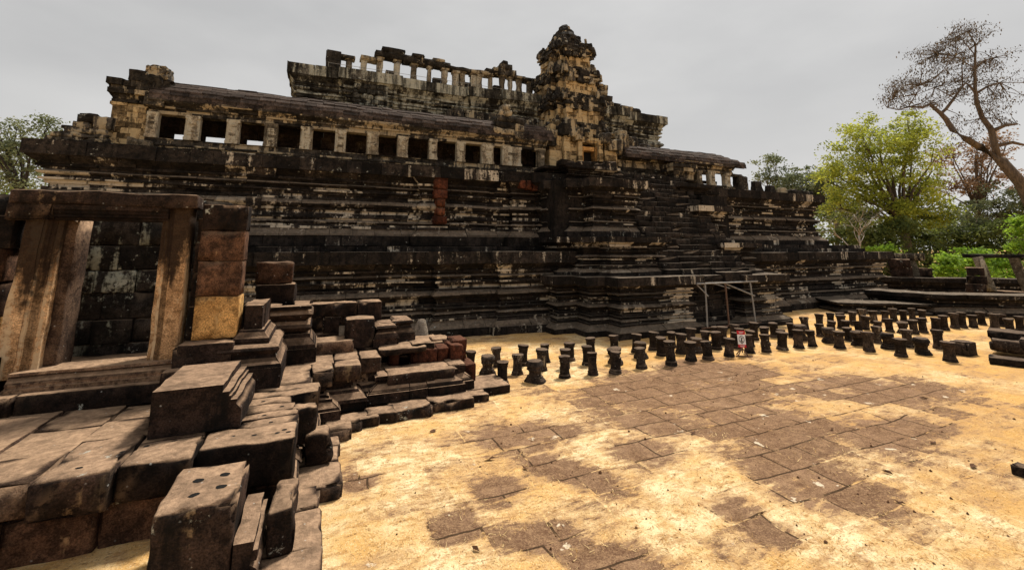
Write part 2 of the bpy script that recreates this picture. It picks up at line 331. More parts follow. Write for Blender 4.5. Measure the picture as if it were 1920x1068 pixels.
        for ci, cs in enumerate(courses):
            for e in range(segs):
                A, B = P[e], P[(e+1) % n]; L = (B-A).length; d = (B-A)/L; nn = nor[e]
                ts = [0.0]
                while True:
                    l = bl*rng.uniform(.6, 1.45)
                    if ts[-1]+l > L-bl*.45: break
                    ts.append(ts[-1]+l)
                ts.append(L)
                for bi in range(len(ts)-1):
                    if skip and rng.random() < skip: continue
                    t0, t1 = ts[bi], ts[bi+1]; g = .007
                    j = rng.gauss(0, jit); er = rng.random() < erode; fl = rng.uniform(.25, .75) if er else 1
                    mo = max(o for o, z in cs); jr = min(rng.random()+rb, 1); q_ = A+d*((t0+t1)/2)
                    if s.pale:
                        jr += pale(q_.x, q_.y, cs[0][1])
                        if cs[-1][1]-cs[0][1] < .17: jr += max(-.1, noise.noise((q_.x*.5+q_.y*.2, cs[0][1]*5.3, 1)))*1.45
                    nsub = max(1, int((t1-t0)/.45))
                    pr = [((mo-.03-(mo-.03-o)*fl if er else o)-(rng.uniform(.02, .07) if er else 0)+j, z+rng.gauss(0, .006)) for o, z in cs]
                    # hidden back of the block
                    bo = min(o for o, z in pr)-back
                    full = pr+[(bo, cs[-1][1]), (bo, cs[0][1])]; m = len(full); vs = []
                    for q in range(nsub+1):
                        t = t0+(t1-t0)*q/nsub
                        if q == 0 and bi > 0: t += g
                        if q == nsub and bi < len(ts)-2: t -= g
                        for o, z in full:
                            oo = o
                            if bi == 0 and q == 0: p = corner(e, oo)
                            elif bi == len(ts)-2 and q == nsub: p = corner((e+1) if not closed else (e+1) % n, oo)
                            else: 
                                p = A+d*t+nn*oo
                            vs.append((p.x, p.y, z))
                    fs = []
                    for q in range(nsub):
                        for k in range(m):
                            k2 = (k+1) % m; fs.append((q*m+k, (q+1)*m+k, (q+1)*m+k2, q*m+k2))
                    fs.append(tuple(range(m))); fs.append(tuple(nsub*m+k for k in range(m))[::-1])
                    s.add(vs, fs, jr)
    def wobble(s, amp=.02, sc=1.3):
        s.v = [tuple(Vector(p)+noise.noise_vector(Vector(p)*sc)*amp+noise.noise_vector(Vector(p)*sc*3.7+Vector((5, 5, 5)))*amp*.6) for p in s.v]
        return s
    def build_each(s, name, mat, parent=None, **kw):
        for v0, nv, f0, nf in s.parts:
            q = MB(); q.v = s.v[v0:v0+nv]; q.f = [tuple(i-v0 for i in f) for f in s.f[f0:f0+nf]]; q.r = s.r[f0:f0+nf]; q.build(name, mat, parent, **kw)
    def build(s, name, mat, parent=None, smooth=False, origin=None, autos=None):
        me = bpy.data.meshes.new(name)
        vs = s.v
        if origin is not None: vs = [(p[0]-origin[0], p[1]-origin[1], p[2]-origin[2]) for p in vs]
        me.from_pydata(vs, [], s.f); me.update()
        a = me.attributes.new('rnd', 'FLOAT', 'FACE'); a.data.foreach_set('value', s.r)
        me.materials.append(mat)
        if smooth: me.polygons.foreach_set('use_smooth', [True]*len(me.polygons))
        if autos:
            me.polygons.foreach_set('use_smooth', [True]*len(me.polygons)); me.set_sharp_from_angle(angle=R(autos))
        o = bpy.data.objects.new(name, me); col.objects.link(o)
        if parent is not None:
            o.parent = parent
            # children keep world placement: parents carry translation only
            px = Vector((0, 0, 0)); q = parent
            while q is not None: px += q.location; q = q.parent
            if origin is None: o.location = -px
            else: o.location = Vector(origin)-px
        elif origin is not None: o.location = origin
        return o
def tag(o, label=None, cat=None, group=None, kind=None):
    if label: o['label'] = label
    if cat: o['category'] = cat
    if group: o['group'] = group
    if kind: o['kind'] = kind
    return o
def empty(name, loc, label, cat, group=None):
    o = bpy.data.objects.new(name, None); col.objects.link(o); o.location = loc; o.empty_display_size = .3
    return tag(o, label, cat, group)
def torus(o0, o1, z0, z1, n=4):          # half-round moulding
    return [(o0+(o1-o0)*math.sin(math.pi*i/n), z0+(z1-z0)*i/n) for i in range(n+1)]
def cyma(o0, o1, z0, z1, n=4):           # S curve from o0 (bottom) to o1 (top)
    return [(o0+(o1-o0)*(.5-.5*math.cos(math.pi*i/n)), z0+(z1-z0)*i/n) for i in range(n+1)]
def flat(o, z0, z1): return [(o, z0), (o, z1)]
def rbs(name, mat, box, label=None, cat=None, parent=None, group=None, **kw):
    """one loose weathered block as an object"""
    m = MB(); m.rough(*box, **kw); o = m.build(name, M[mat], parent, smooth=True, origin=((box[0]+box[1])/2, (box[2]+box[3])/2, box[4]))
    return tag(o, label, cat, group)

# ------------------------------------------------------------------ ground
patches = [[(840, 838), (930, 790), (1100, 805), (1000, 850)], [(1080, 745), (1190, 690), (1520, 730), (1400, 800)], [(1300, 790), (1400, 740), (1580, 800), (1500, 870)],
           [(1350, 860), (1440, 830), (1650, 930), (1560, 960)], [(960, 862), (1010, 845), (1160, 905), (1110, 925)], [(885, 905), (950, 885), (990, 925), (910, 945)],
           [(800, 985), (870, 962), (910, 1005), (830, 1022)], [(925, 1020), (1010, 980), (1105, 1010), (1020, 1050)], [(1060, 1068), (1130, 1020), (1280, 1068), (1180, 1110)],
           [(1420, 920), (1480, 895), (1650, 945), (1560, 975)], [(1130, 840), (1200, 815), (1290, 850), (1220, 880)], [(1450, 730), (1520, 692), (1820, 735), (1700, 770)],
           [(1540, 800), (1600, 765), (1760, 830), (1660, 870)], [(1390, 990), (1440, 970), (1510, 1005), (1450, 1025)], [(1220, 700), (1300, 670), (1500, 690), (1400, 730)],
           [(640, 905), (690, 885), (720, 905), (665, 925)], [(1140, 790), (1200, 760), (1350, 800), (1260, 830)], [(1320, 945), (1370, 925), (1440, 965), (1370, 985)], [(1600, 790), (1680, 770), (1800, 800), (1720, 830)]]
PQ = []
for q in patches:
    g = [gz(a, b) for a, b in q]; c = (g[0]+g[1]+g[2]+g[3])/4; u = ((g[2]+g[3])-(g[0]+g[1]))/4; v = ((g[1]+g[2])-(g[0]+g[3]))/4
    PQ.append((c, u, v, u.x*v.y-u.y*v.x))
def expo(x, y):
    best = 9.0
    for c, u, v, det in PQ:
        dx, dy = x-c.x, y-c.y
        if abs(dx) > 4.5 or abs(dy) > 4.5: continue
        a = (dx*v.y-dy*v.x)/det; b = (u.x*dy-u.y*dx)/det
        best = min(best, (abs(a)**3+abs(b)**3)**(1/3))
    return max(0.0, min(1.0, (1.75-best)/1.15))
def sstep(a, b, x): t = max(0, min(1, (x-a)/(b-a))); return t*t*(3-2*t)
def ground_z(x, y, e=None):
    if e is None: e = expo(x, y)
    near = 1-sstep(25, 60, math.hypot(x, y))
    z = (noise.noise((x*.5, y*.5, 0))*.035+noise.noise((x*1.9, y*1.9, 3))*.022+noise.noise((x*5.5, y*5.5, 7))*.008)*near+.028*near
    z -= e*.03
    z += .24*(1-sstep(-1.5, -.9, x))*(1-sstep(7.2, 8.2, y))*sstep(3.0, 5.0, y)
    # sand heaped against the foot of the temple, sinking gently to the right
    z += .05*sstep(14, 17, y)*(1-sstep(19, 24, x))
    return z
xs = list(np.arange(-7, 26, .14)); ys = list(np.arange(2.0, 20, .14))
xs = sorted([-7-1.6**i for i in range(14)]+xs+list(np.arange(26, 60, .8))+[60+2**i for i in range(11)])
ys = sorted([2-1.7**i for i in range(13)]+ys+list(np.arange(20, 60, 1.0))+[60+2**i for i in range(11)])
vs = []; ex = []
for y in ys:
    for x in xs:
        e = expo(x, y) if (0 < x < 30 and 2 < y < 20) else 0
        vs.append((x, y, ground_z(x, y, e))); ex.append(e)
nx = len(xs)
fs = [(j*nx+i, j*nx+i+1, (j+1)*nx+i+1, (j+1)*nx+i) for j in range(len(ys)-1) for i in range(nx-1)]
me = bpy.data.meshes.new('ground'); me.from_pydata(vs, [], fs); me.update()
a = me.attributes.new('expo', 'FLOAT', 'POINT'); a.data.foreach_set('value', ex)
me.polygons.foreach_set('use_smooth', [True]*len(me.polygons)); me.materials.append(M['ground'])
go = bpy.data.objects.new('ground', me); col.objects.link(go); tag(go, kind='structure')

# dry straw lying on the ground
mb = MB()
for i in range(42000):
    d = 3.6+rng.random()**1.7*15; a_ = rng.uniform(-.62, .98)
    x, y = d*math.sin(YAW+a_), d*math.cos(YAW+a_)
    if x < .75 and y > 5 or x < .3 and y > 3.5: 
        if not (-2.9 < x < -1.4 and 5 < y < 7): continue
    e = expo(x, y)
    if rng.random() < e*1.1: continue
    if noise.noise((x*1.4, y*1.4, 9)) < rng.uniform(-.7, .15): continue
    z = max(ground_z(x, y, e), 0)+.002; l = rng.uniform(.03, .11); t = rng.uniform(0, 6.28); wv = rng.uniform(.0015, .0035)*(1+d/9)
    dx, dy = math.cos(t), math.sin(t); up = rng.uniform(0, .035)
    mb.add([(x-dy*wv, y+dx*wv, z), (x+dy*wv, y-dx*wv, z), (x+dx*l, y+dy*l, z+up)], [(0, 1, 2)])
tag(mb.build('dry_grass', M['straw']), 'pale dry straw scattered over the sandy courtyard floor', 'grass', kind='stuff')

mb = MB()        # crumbs of earth and small stones
for i in range(1500):
    d = 3.8+rng.random()**1.6*16; a_ = rng.uniform(-.6, .98); x, y = d*math.sin(YAW+a_), d*math.cos(YAW+a_)
    if x < .85 and y > 4 or noise.noise((x*.7, y*.7, 5)) < rng.uniform(-.5, .4): continue
    e = expo(x, y); z = ground_z(x, y, e); r_ = rng.uniform(.006, .018)*rng.choice((1, 1, 1, 1.8)); q = [Vector(v)*r_*rng.uniform(.6, 1.3)+Vector((x, y, z+r_*.3)) for v in ((1, 0, 0), (0, 1, 0), (-1, 0, 0), (0, -1, 0), (0, 0, .8), (0, 0, -.8))]
    mb.add(q, [(0, 1, 4), (1, 2, 4), (2, 3, 4), (3, 0, 4), (1, 0, 5), (2, 1, 5), (3, 2, 5), (0, 3, 5)])
tag(mb.build('earth_crumbs', M['deadleaf']), 'small dark crumbs of earth strewn over the sandy courtyard', 'crumbs', kind='stuff')

# ------------------------------------------------------------------ the temple pyramid
temple = empty('stepped_temple', (12, 18, 0), 'huge black stone stepped pyramid temple with a gallery and a pale crumbling tower', 'temple')
def base_profile(H, scale=1.0, k=1.0):
    scale *= 1.22
    """Khmer basement: plinth, lotus mouldings, a central band, the same mirrored, and a cornice"""
    T = [
        flat(.52, 0, .115), cyma(.50, .24, .115, .20), flat(.27, .20, .225), flat(.20, .225, .25), torus(.12, .24, .25, .30), flat(.10, .30, .325),
        flat(.20, .325, .345), flat(.10, .345, .38), flat(.02, .38, .42), flat(.12, .42, .445), torus(.10, .30, .445, .54), flat(.12, .54, .565),
        flat(.02, .565, .60), flat(.10, .60, .635), flat(.20, .635, .655), flat(.09, .655, .685), torus(.12, .26, .685, .735), flat(.18, .735, .76),
        flat(.27, .76, .785), cyma(.22, .44, .785, .86), flat(.54, .86, 1.0)]
    return [[(o*scale, z*H) for o, z in c] for c in T]
def lift(cs, z): return [[(o, zz+z) for o, zz in c] for c in cs]

FAC = M['facade']
# lowest terrace
m = MB(); m.pale = True
m.courses([(-11.5, 46), (-11.5, 19.0), (4.7, 19.0), (4.7, 18.6), (7.4, 18.6), (7.4, 18.3), (12, 18.3)], base_profile(3.5), bl=.95, jit=.010, erode=.05)
m.courses([(20.5, 18.3), (24.5, 18.3), (24.5, 18.7), (36.0, 18.7), (36.0, 46)], base_profile(3.4), bl=.95, jit=.010, erode=.05)
m.courses([(-11.2, 46), (-11.2, 19.5), (12, 19.5)], [flat(.2, 3.5, 3.72)], bl=1.0, jit=.03)
m.courses([(20.5, 19.5), (35.6, 19.5), (35.6, 46)], [flat(.2, 3.4, 3.62), flat(.0, 3.62, 3.86)], bl=1.0, jit=.03)
m.box(-11.3, 35.8, 19.3, 46, 0, 3.46, .3)
m.wobble(.020, .7); m.build('terrace', FAC, temple)
# second terrace
m = MB(); m.pale = True
pr2 = lift(base_profile(3.65), 3.75)
m.courses([(-9.0, 46), (-9.0, 20.8), (4.3, 20.8), (4.3, 20.55), (7.2, 20.55), (7.2, 20.8), (8.9, 20.8), (8.9, 20.4), (10.2, 20.4), (10.2, 20.1), (12.5, 20.1)], pr2, bl=.85, jit=.014, erode=.07)
m.courses([(19.5, 20.4), (21.8, 20.4), (21.8, 20.9), (32.8, 20.9), (32.8, 46)], pr2, bl=.85, jit=.014, erode=.07)
m.courses([(-8.9, 46), (-8.9, 20.9), (12, 20.9)], [flat(.25, 7.4, 7.52)], bl=1.2, jit=.04)
m.courses([(20, 20.9), (32.6, 20.9), (32.6, 46)], [flat(.25, 7.4, 7.50)], bl=1.2, jit=.04)
m.box(-8.8, 32.6, 21.0, 46, 3.4, 7.42, .3)
m.wobble(.020, .7); m.build('terrace', FAC, temple)
# warm blocks let into the second terrace
m = MB()
for z0, z1, r in ((5.12, 5.50, .7), (5.53, 5.9, .4)): m.rough(4.82, 5.22, 19.92, 20.6, z0, z1, r=r, res=.12, rad=.03)
m.build_each('repair_block', M['orange'], temple, smooth=True)
m = MB()
for z0, z1 in ((4.75, 5.10), (5.93, 6.35), (6.38, 6.8), (6.83, 7.25)): m.rough(4.7, 5.32, 19.95, 20.6, z0, z1, r=.8, res=.12, rad=.03)
for i in range(3): m.rough(8.95+i*.34, 9.25+i*.34, 19.72, 20.3, 6.6-i*.05, 7.0, res=.12)
m.build_each('repair_block', M['laterite'], temple, smooth=True)
# third terrace
m = MB(); m.pale = True
pr3 = lift(base_profile(4.2, .85), 9.2)
m.courses([(-1.6, 44), (-1.6, 25.4), (.9, 25.4), (.9, 25.15), (3.2, 25.15), (3.2, 25.4), (8.2, 25.4), (8.2, 25.1), (10.4, 25.1), (10.4, 24.8), (15, 24.8), (19, 24.8), (19, 25.4), (22.9, 25.4), (22.9, 44)], pr3, bl=.75, jit=.014, erode=.07)
m.box(-1.4, 22.7, 25.6, 44, 7.3, 13.3, .4)
m.wobble(.022, .8); up_t = m.build('terrace', M['upper'], temple)
m = MB()       # the plain repaired face of pale ashlar
z = 11.0
while z < 13.0:
    x = 1.15
    while x < 2.95:
        l = min(rng.uniform(.28, .5), 3.0-x); m.rough(x, x+l-.01, 24.72, 25.3, z, z+.27, res=.2, rad=.015, amp=.012); x += l
    z += .28
m.build('pale_ashlar_patch', M['upper'], temple, smooth=True)
m = MB()       # lower ledge of the third terrace with fallen blocks
m.courses([(6.6, 25), (6.6, 23.9), (13, 23.9)], lift(base_profile(1.6, .8), 9.4)[3:], bl=.6, jit=.05, erode=.2, skip=.05)
for i in range(34):
    x = rng.uniform(5.5, 13); s_ = rng.uniform(.2, .5); m.rough(x, x+s_*1.6, 23.7, 24.4, 10.9+rng.uniform(-.2, .45), 11.1+s_, res=.2)
m.wobble(.03, 1); m.build('broken_ledge', M['tower_dark'], temple)

# ---- ruined gallery on the third terrace
ug = MB(); ug.courses([(-.4, 26.4), (13.8, 26.4)], [flat(.1, 13.35, 13.6), flat(.0, 13.6, 13.78)], bl=.8, jit=.03, back=.5); ug.wobble(.03)
ug = ug.build('summit_gallery_base', M['upper'], temple)
for x, h, cx in ((.92, .85, 0), (1.75, .95, 0), (2.66, 1.25, 0), (3.68, 1.2, 0), (4.72, 1.15, 0), (5.68, 1.1, 0), (6.68, 1.15, 0), (7.4, 1.05, 0), (7.85, 1.15, 0), (8.6, 1.1, 0), (9.0, 1.1, 0), (9.8, 1.2, 0), (10.68, 1.35, 0), (11.25, 1.3, 0), (11.9, 1.35, 0), (12.75, 1.2, 0), (13.3, 1.2, 0)):
    wdt = .2 if rng.random() < .75 else .12
    m = MB(); m.rough(x-wdt, x+wdt*.8, 26.25, 26.65, 13.75, 13.75+h, res=.2, rad=.03, amp=.02); m.rough(x-wdt-.06, x+wdt+.04, 26.2, 26.7, 13.75+h, 13.93+h, res=.15, rad=.03)
    m.build('pillar', M['pillar'], ug, smooth=True)
m = MB()
for x0, x1, z0, z1 in ((-.35, .45, 13.75, 14.95), (.4, 1.25, 14.62, 14.82), (1.5, 2.75, 14.72, 14.95), (2.3, 4.2, 15.05, 15.42), (2.7, 4.1, 15.40, 15.72), (4.0, 6.0, 14.98, 15.4), (4.5, 5.3, 15.38, 15.60), (5.4, 7.0, 15.0, 15.35), (5.8, 6.6, 15.33, 15.55), (6.9, 8.2, 14.98, 15.2),
                       (8.0, 9.9, 14.98, 15.2), (9.4, 10.2, 15.1, 15.45), (9.9, 11.6, 15.15, 15.6), (10.4, 11.3, 15.58, 15.95), (10.6, 10.95, 15.9, 16.2), (11.5, 12.3, 15.1, 15.3), (12.2, 13.6, 15.0, 15.25)):
    m.rough(x0, x1, 26.1, 26.8, z0, z1, res=.2, rad=.05, amp=.04)
for x in (3.0, 5.9, 7.9, 10.0, 11.4): m.rough(x, x+.5, 26.3, 26.8, 13.7, 13.7+rng.uniform(.4, .9), res=.2)
m.build_each('lintel', M['tower_dark'], ug, smooth=True)
m = MB()
for i in range(26):
    x = -.2+i*.55; m.tube([(x, 25.75, 13.3), (x, 25.75, 14.05)], [.012]*2, 4) if i % 3 == 0 else None
m.tube([(-.2, 25.75, 14.0), (14, 25.75, 14.0)], [.012]*2, 4); m.build('safety_rope', M['wood_grey'], ug)
m = MB()       # shaken crest on the right side of the third terrace
for x, zt, s_ in ((17.6, 14.6, .5), (18.1, 15.2, .45), (18.5, 14.4, .5), (19.3, 13.9, .5), (20.2, 13.75, .6), (21, 13.7, .5)):
    z = 13.3
    while z < zt: h = rng.uniform(.3, .45); m.rough(x-s_, x+s_*rng.uniform(.7, 1), 25.3, 26.2, z, z+h, res=.2, rad=.05, amp=.04); z += h
m.build('ruined_crest', M['tower_dark'], temple, smooth=True)

# ---- gallery on the second terrace, left wing
wins = [(-6.22, -5.36), (-4.82, -3.93), (-3.41, -2.54), (-1.99, -1.13), (-.59, .31), (.81, 1.70), (2.26, 3.11), (3.64, 4.64), (5.08, 6.05), (6.53, 7.4), (8.09, 8.55), (9.68, 10.66)]
GY = 21.3
def gallery(name, x0, x1, zsill, zlint, x_in):
    m = MB()
    m.courses([(x0, GY), (x1, GY)], [flat(.16, 7.45, 7.66), flat(.22, 7.66, 7.74), flat(.12, 7.74, zsill-.03), flat(.16, zsill-.03, zsill)], bl=.9, jit=.012, back=.5, erode=.04)
    m.wobble(.012, 1.1); base_ = m.build(name, M['tower_dark'], temple); m = MB(); m.pale = True
    m.courses([(x0, GY), (x1, GY)], [flat(.06, zlint, zlint+.12), flat(.02, zlint+.12, zlint+.24), flat(.12, zlint+.24, zlint+.31), cyma(.12, .30, zlint+.31, zlint+.47), flat(.34, zlint+.47, zlint+.56)], bl=1.1, jit=.015, back=.45, erode=.06)
    m.wobble(.014, 1.1); m.build('entablature', M['tower_dark'], base_); return base_
def roof(parent, x0, x1, zl, rows=8, ragged=0):
    m = MB(); y0 = GY-.32
    for i in range(rows):
        a0, a1 = i/rows, (i+1)/rows; ang = lambda a_: (y0+2.0*(1-math.cos(a_*1.35)) , zl+1.12*math.sin(a_*1.45))
        (ya, za), (yb, zb) = ang(a0), ang(a1); x = x0
        while x < x1-.05-ragged*i*.55:
            l = min(rng.uniform(.4, .75), x1-x); d = rng.gauss(0, .012)
            V = [(xx, yy, zz) for xx in (x+.006, x+l-.006) for yy, zz in ((ya-.03, za-.02+d), (ya-.015, za+.04+d), (yb, zb+.03+d), (yb+.3, zb-.10))]
            m.add(V, [(0, 1, 2, 3), (4, 7, 6, 5), (0, 4, 5, 1), (1, 5, 6, 2), (2, 6, 7, 3), (3, 7, 4, 0)]); x += l
    # the far slope of the vault
    m.add([(x0, GY+1.3, zl+1.08), (x1, GY+1.3, zl+1.08), (x1, GY+2.9, zl), (x0, GY+2.9, zl)], [(0, 1, 2, 3)])
    m.add([(x0, GY+1.25, zl+.95), (x1, GY+1.25, zl+.95), (x1, GY-.2, zl-.02), (x0, GY-.2, zl-.02)], [(0, 1, 2, 3)])
    m.wobble(.03, .8); return m.build('roof', M['roof'], parent)
gl = gallery('gallery', -6.6, 11.2, 7.97, 8.98, 0)
roof(gl, -6.6, 11.6, 9.52)
def pillar_mesh(x0, x1, z0, z1, y=GY, dark=False):
    m = MB(); c = (x0+x1)/2; w_ = (x1-x0)/2; f = .10 if w_ > .2 else .05
    # chamfered carved shaft with plain blocks at foot and head
    def sec(ww, dd, ch): return [(-ww+ch, -dd), (ww-ch, -dd), (ww, -dd+ch), (ww, dd), (-ww, dd), (-ww, -dd+ch)]
    lev = [(z0, w_, .2, .01), (z0+.12, w_, .2, .01), (z0+.16, w_*.97, .2, f), (z1-.16, w_*.97, .2, f), (z1-.12, w_, .2, .01), (z1, w_, .2, .01)]
    vs = []; fs = []
    for z, ww, dd, ch in lev: vs += [(c+a_, y+b_-.02, z) for a_, b_ in sec(ww, dd, ch)]
    for i in range(len(lev)-1):
        for k in range(6): fs.append((i*6+k, i*6+(k+1) % 6, (i+1)*6+(k+1) % 6, (i+1)*6+k))
    fs += [tuple(range(6))[::-1], tuple(len(vs)-6+k for k in range(6))]; m.add(vs, fs)
    for i in range(4):
        z = rng.uniform(z0+.2, z1-.25); m.rough(c-w_*.5, c+w_*.5, y-.245, y-.15, z, z+.12, res=.08, rad=.02, amp=.02)
    return m.wobble(.012, 3)
edges = [-6.62]+[v for a_ in wins for v in a_]+[11.1]
for i in range(0, len(edges), 2):
    pillar_mesh(edges[i]+.01, edges[i+1]-.01, 7.96, 8.99).build('pillar', M['pillar'], gl)
m = MB()          # rear wall: open where daylight shows through, blind further right
for x0, x1, za, zb in ((-7.2, -6.35, 7.5, 9.3), (-5.7, -5.15, 7.5, 9.3), (-3.75, -3.5, 7.5, 9.3), (-2.55, 11.5, 7.5, 9.6), (-7.2, -2.5, 8.72, 9.6), (-7.2, -2.5, 7.4, 7.8)): 
    m.courses([(x0, 23.4), (x1, 23.4)], [flat(0, za+(zb-za)*i/4, za+(zb-za)*(i+1)/4) for i in range(4)] if zb-za > 1 else [flat(0, za, zb)], bl=.6, jit=.015, back=.4)
m.build('gallery_wall', M['roof'], gl)
m = MB()
for x in (2.4, 3.9, 5.5, 6.9): 
    for k in range(3): m.rough(x-.1*k, x+.62-.12*k, 22.6, 23.1, 7.5+.24*k, 7.72+.24*k, res=.15, rad=.04)
for k in range(4): m.rough(-5.0+.15*k, -3.9-.25*k, 24.6, 25.3, 7.4+.3*k, 7.7+.3*k, res=.15, rad=.07, amp=.05)
m.build_each('fallen_stone_heap', M['tower_dark'], gl, smooth=True)
# ruined pediment rising from the gallery roof beside the tower
m = MB()
for z, x0, x1 in ((9.6, 8.0, 9.5), (9.95, 8.1, 9.4), (10.3, 8.2, 9.25), (10.6, 8.35, 9.1), (10.9, 8.5, 8.95)): m.rough(x0, x1, 20.95, 21.7, z, z+.34, res=.14, rad=.08, amp=.06)
for z in (9.6, 10.0, 10.35): m.rough(9.2, 9.7, 20.85, 21.3, z-.2, z+.2, res=.14, rad=.07, amp=.06)
m.build('pediment', M['tower_dark'], gl, smooth=True)

# ---- corner pavilion at the left end of the gallery
m = MB(); q = [(-7.75, 22.9), (-7.75, 21.25), (-6.7, 21.25), (-6.7, 22.9)]
m.courses(q, [flat(.12, 7.45, 7.66), flat(.06, 7.66, 7.84)]+[flat(0, 7.84+.22*i, 8.06+.22*i) for i in range(6)]+[flat(.04, 9.16, 9.28)], closed=True, bl=.4, jit=.012, back=.3)
m.courses([(-6.75, 21.2), (-6.35, 21.2), (-6.35, 21.8)], [flat(0, 7.7+.3*i, 8.0+.3*i) for i in range(4)], bl=.3, jit=.01, back=.3)
m.wobble(.02, 1.2); pav = m.build('corner_pavilion', M['tower'], temple)
m = MB(); m.courses(q, [flat(.02, 9.28, 9.4), cyma(.03, .12, 9.4, 9.62), flat(.16, 9.62, 9.8), flat(.10, 9.8, 9.95), flat(.17, 9.95, 10.2)], closed=True, bl=.4, jit=.03, back=.9, erode=.2)
m.rough(-6.9, -6.1, 21.15, 22.0, 10.4, 10.95, res=.12, rad=.18, amp=.09); m.rough(-7.35, -6.7, 21.1, 21.9, 10.18, 10.65, res=.12, rad=.06, amp=.05)
m.rough(-7.0, -6.2, 21.1, 22.2, 9.7, 10.55, res=.12, rad=.2, amp=.08); m.rough(-6.6, -5.9, 21.2, 22.3, 9.6, 10.45, res=.12, rad=.2, amp=.08)
m.rough(-6.75, -6.1, 21.0, 21.8, 9.2, 9.75, res=.12, rad=.06, amp=.05)
m.wobble(.02, 1.4); m.build('cornice', M['tower_dark'], pav, smooth=False)
m = MB(); m.rough(-6.75, -6.25, 20.7, 21.3, 7.5, 7.75, res=.12, rad=.06, amp=.05); m.rough(-7.0, -6.7, 20.7, 21.2, 7.5, 7.85, res=.12, rad=.1, amp=.05); m.build_each('fallen_block', M['pillar'], pav, smooth=True)
# stepped remains at the far left corner
m = MB()
for x0, x1, z0, z1 in ((-9.45, -7.6, 7.5, 7.72), (-9.2, -7.6, 7.7, 7.9), (-8.95, -7.65, 7.88, 8.08), (-8.75, -8.2, 8.05, 8.3), (-8.6, -8.05, 8.28, 8.66), (-8.15, -7.55, 8.05, 8.56), (-9.3, -8.7, 7.7, 7.85), (-9.05, -8.6, 8.04, 8.14)):
    m.rough(x0, x1, 20.95, 22.0, z0, z1, res=.12, rad=.06, amp=.06)
m.build('ruined_corner', M['tower_dark'], temple, smooth=True)

# ---- gallery, right wing
gr = gallery('gallery', 20.3, 25.6, 7.75, 8.62, 0); roof(gr, 16.5, 26.6, 9.05, ragged=.75)
for x0, x1 in ((20.4, 20.7), (21.2, 21.66), (22.2, 22.65), (23.3, 23.8), (24.7, 25.2)): pillar_mesh(x0, x1, 7.7, 8.63).build('pillar', M['pillar'], gr)
m = MB(); m.rough(26.1, 26.9, 21.2, 21.8, 7.45, 8.55, res=.14, rad=.06, amp=.05); m.rough(24.9, 26.6, 21.3, 21.7, 8.5, 8.68, res=.14, rad=.04)
for x, h, w_ in ((28.0, .85, .42), (29.4, .62, .36), (30.6, .52, .34), (31.7, .48, .4), (32.4, .35, .4)): m.rough(x-w_, x+w_, 21.2, 21.7, 7.45, 7.45+h, res=.12, rad=.07, amp=.06, taper=.25)
m.rough(30.9, 33.0, 20.7, 21.2, 7.45, 7.75, res=.14); m.build_each('broken_pillar', M['tower_dark'], gr, smooth=True)
m = MB(); m.courses([(20, 23.4), (21.8, 23.4)], [flat(0, 7.4, 8.0), flat(0, 8.0, 8.6)], bl=.6, back=.4); m.box(22, 26, 23.0, 23.4, 8.22, 8.38); m.box(23.9, 24.1, 23.02, 23.38, 7.4, 8.2); m.build('gallery_wall', M['roof'], gr)
m = MB()        # broken pediment end of the right wing
m.courses([(20.0, 22), (20.0, 20.9), (21.6, 20.9)], [flat(0, 7.4, 7.7), cyma(.05, .25, 7.7, 7.85), flat(.0, 7.85, 8.2), cyma(.05, .2, 8.2, 8.4), flat(.25, 8.4, 8.62), flat(.34, 8.62, 8.85)], bl=.6, jit=.03, back=.5)
m.wobble(.03); m.build('pediment', M['tower_dark'], gr)

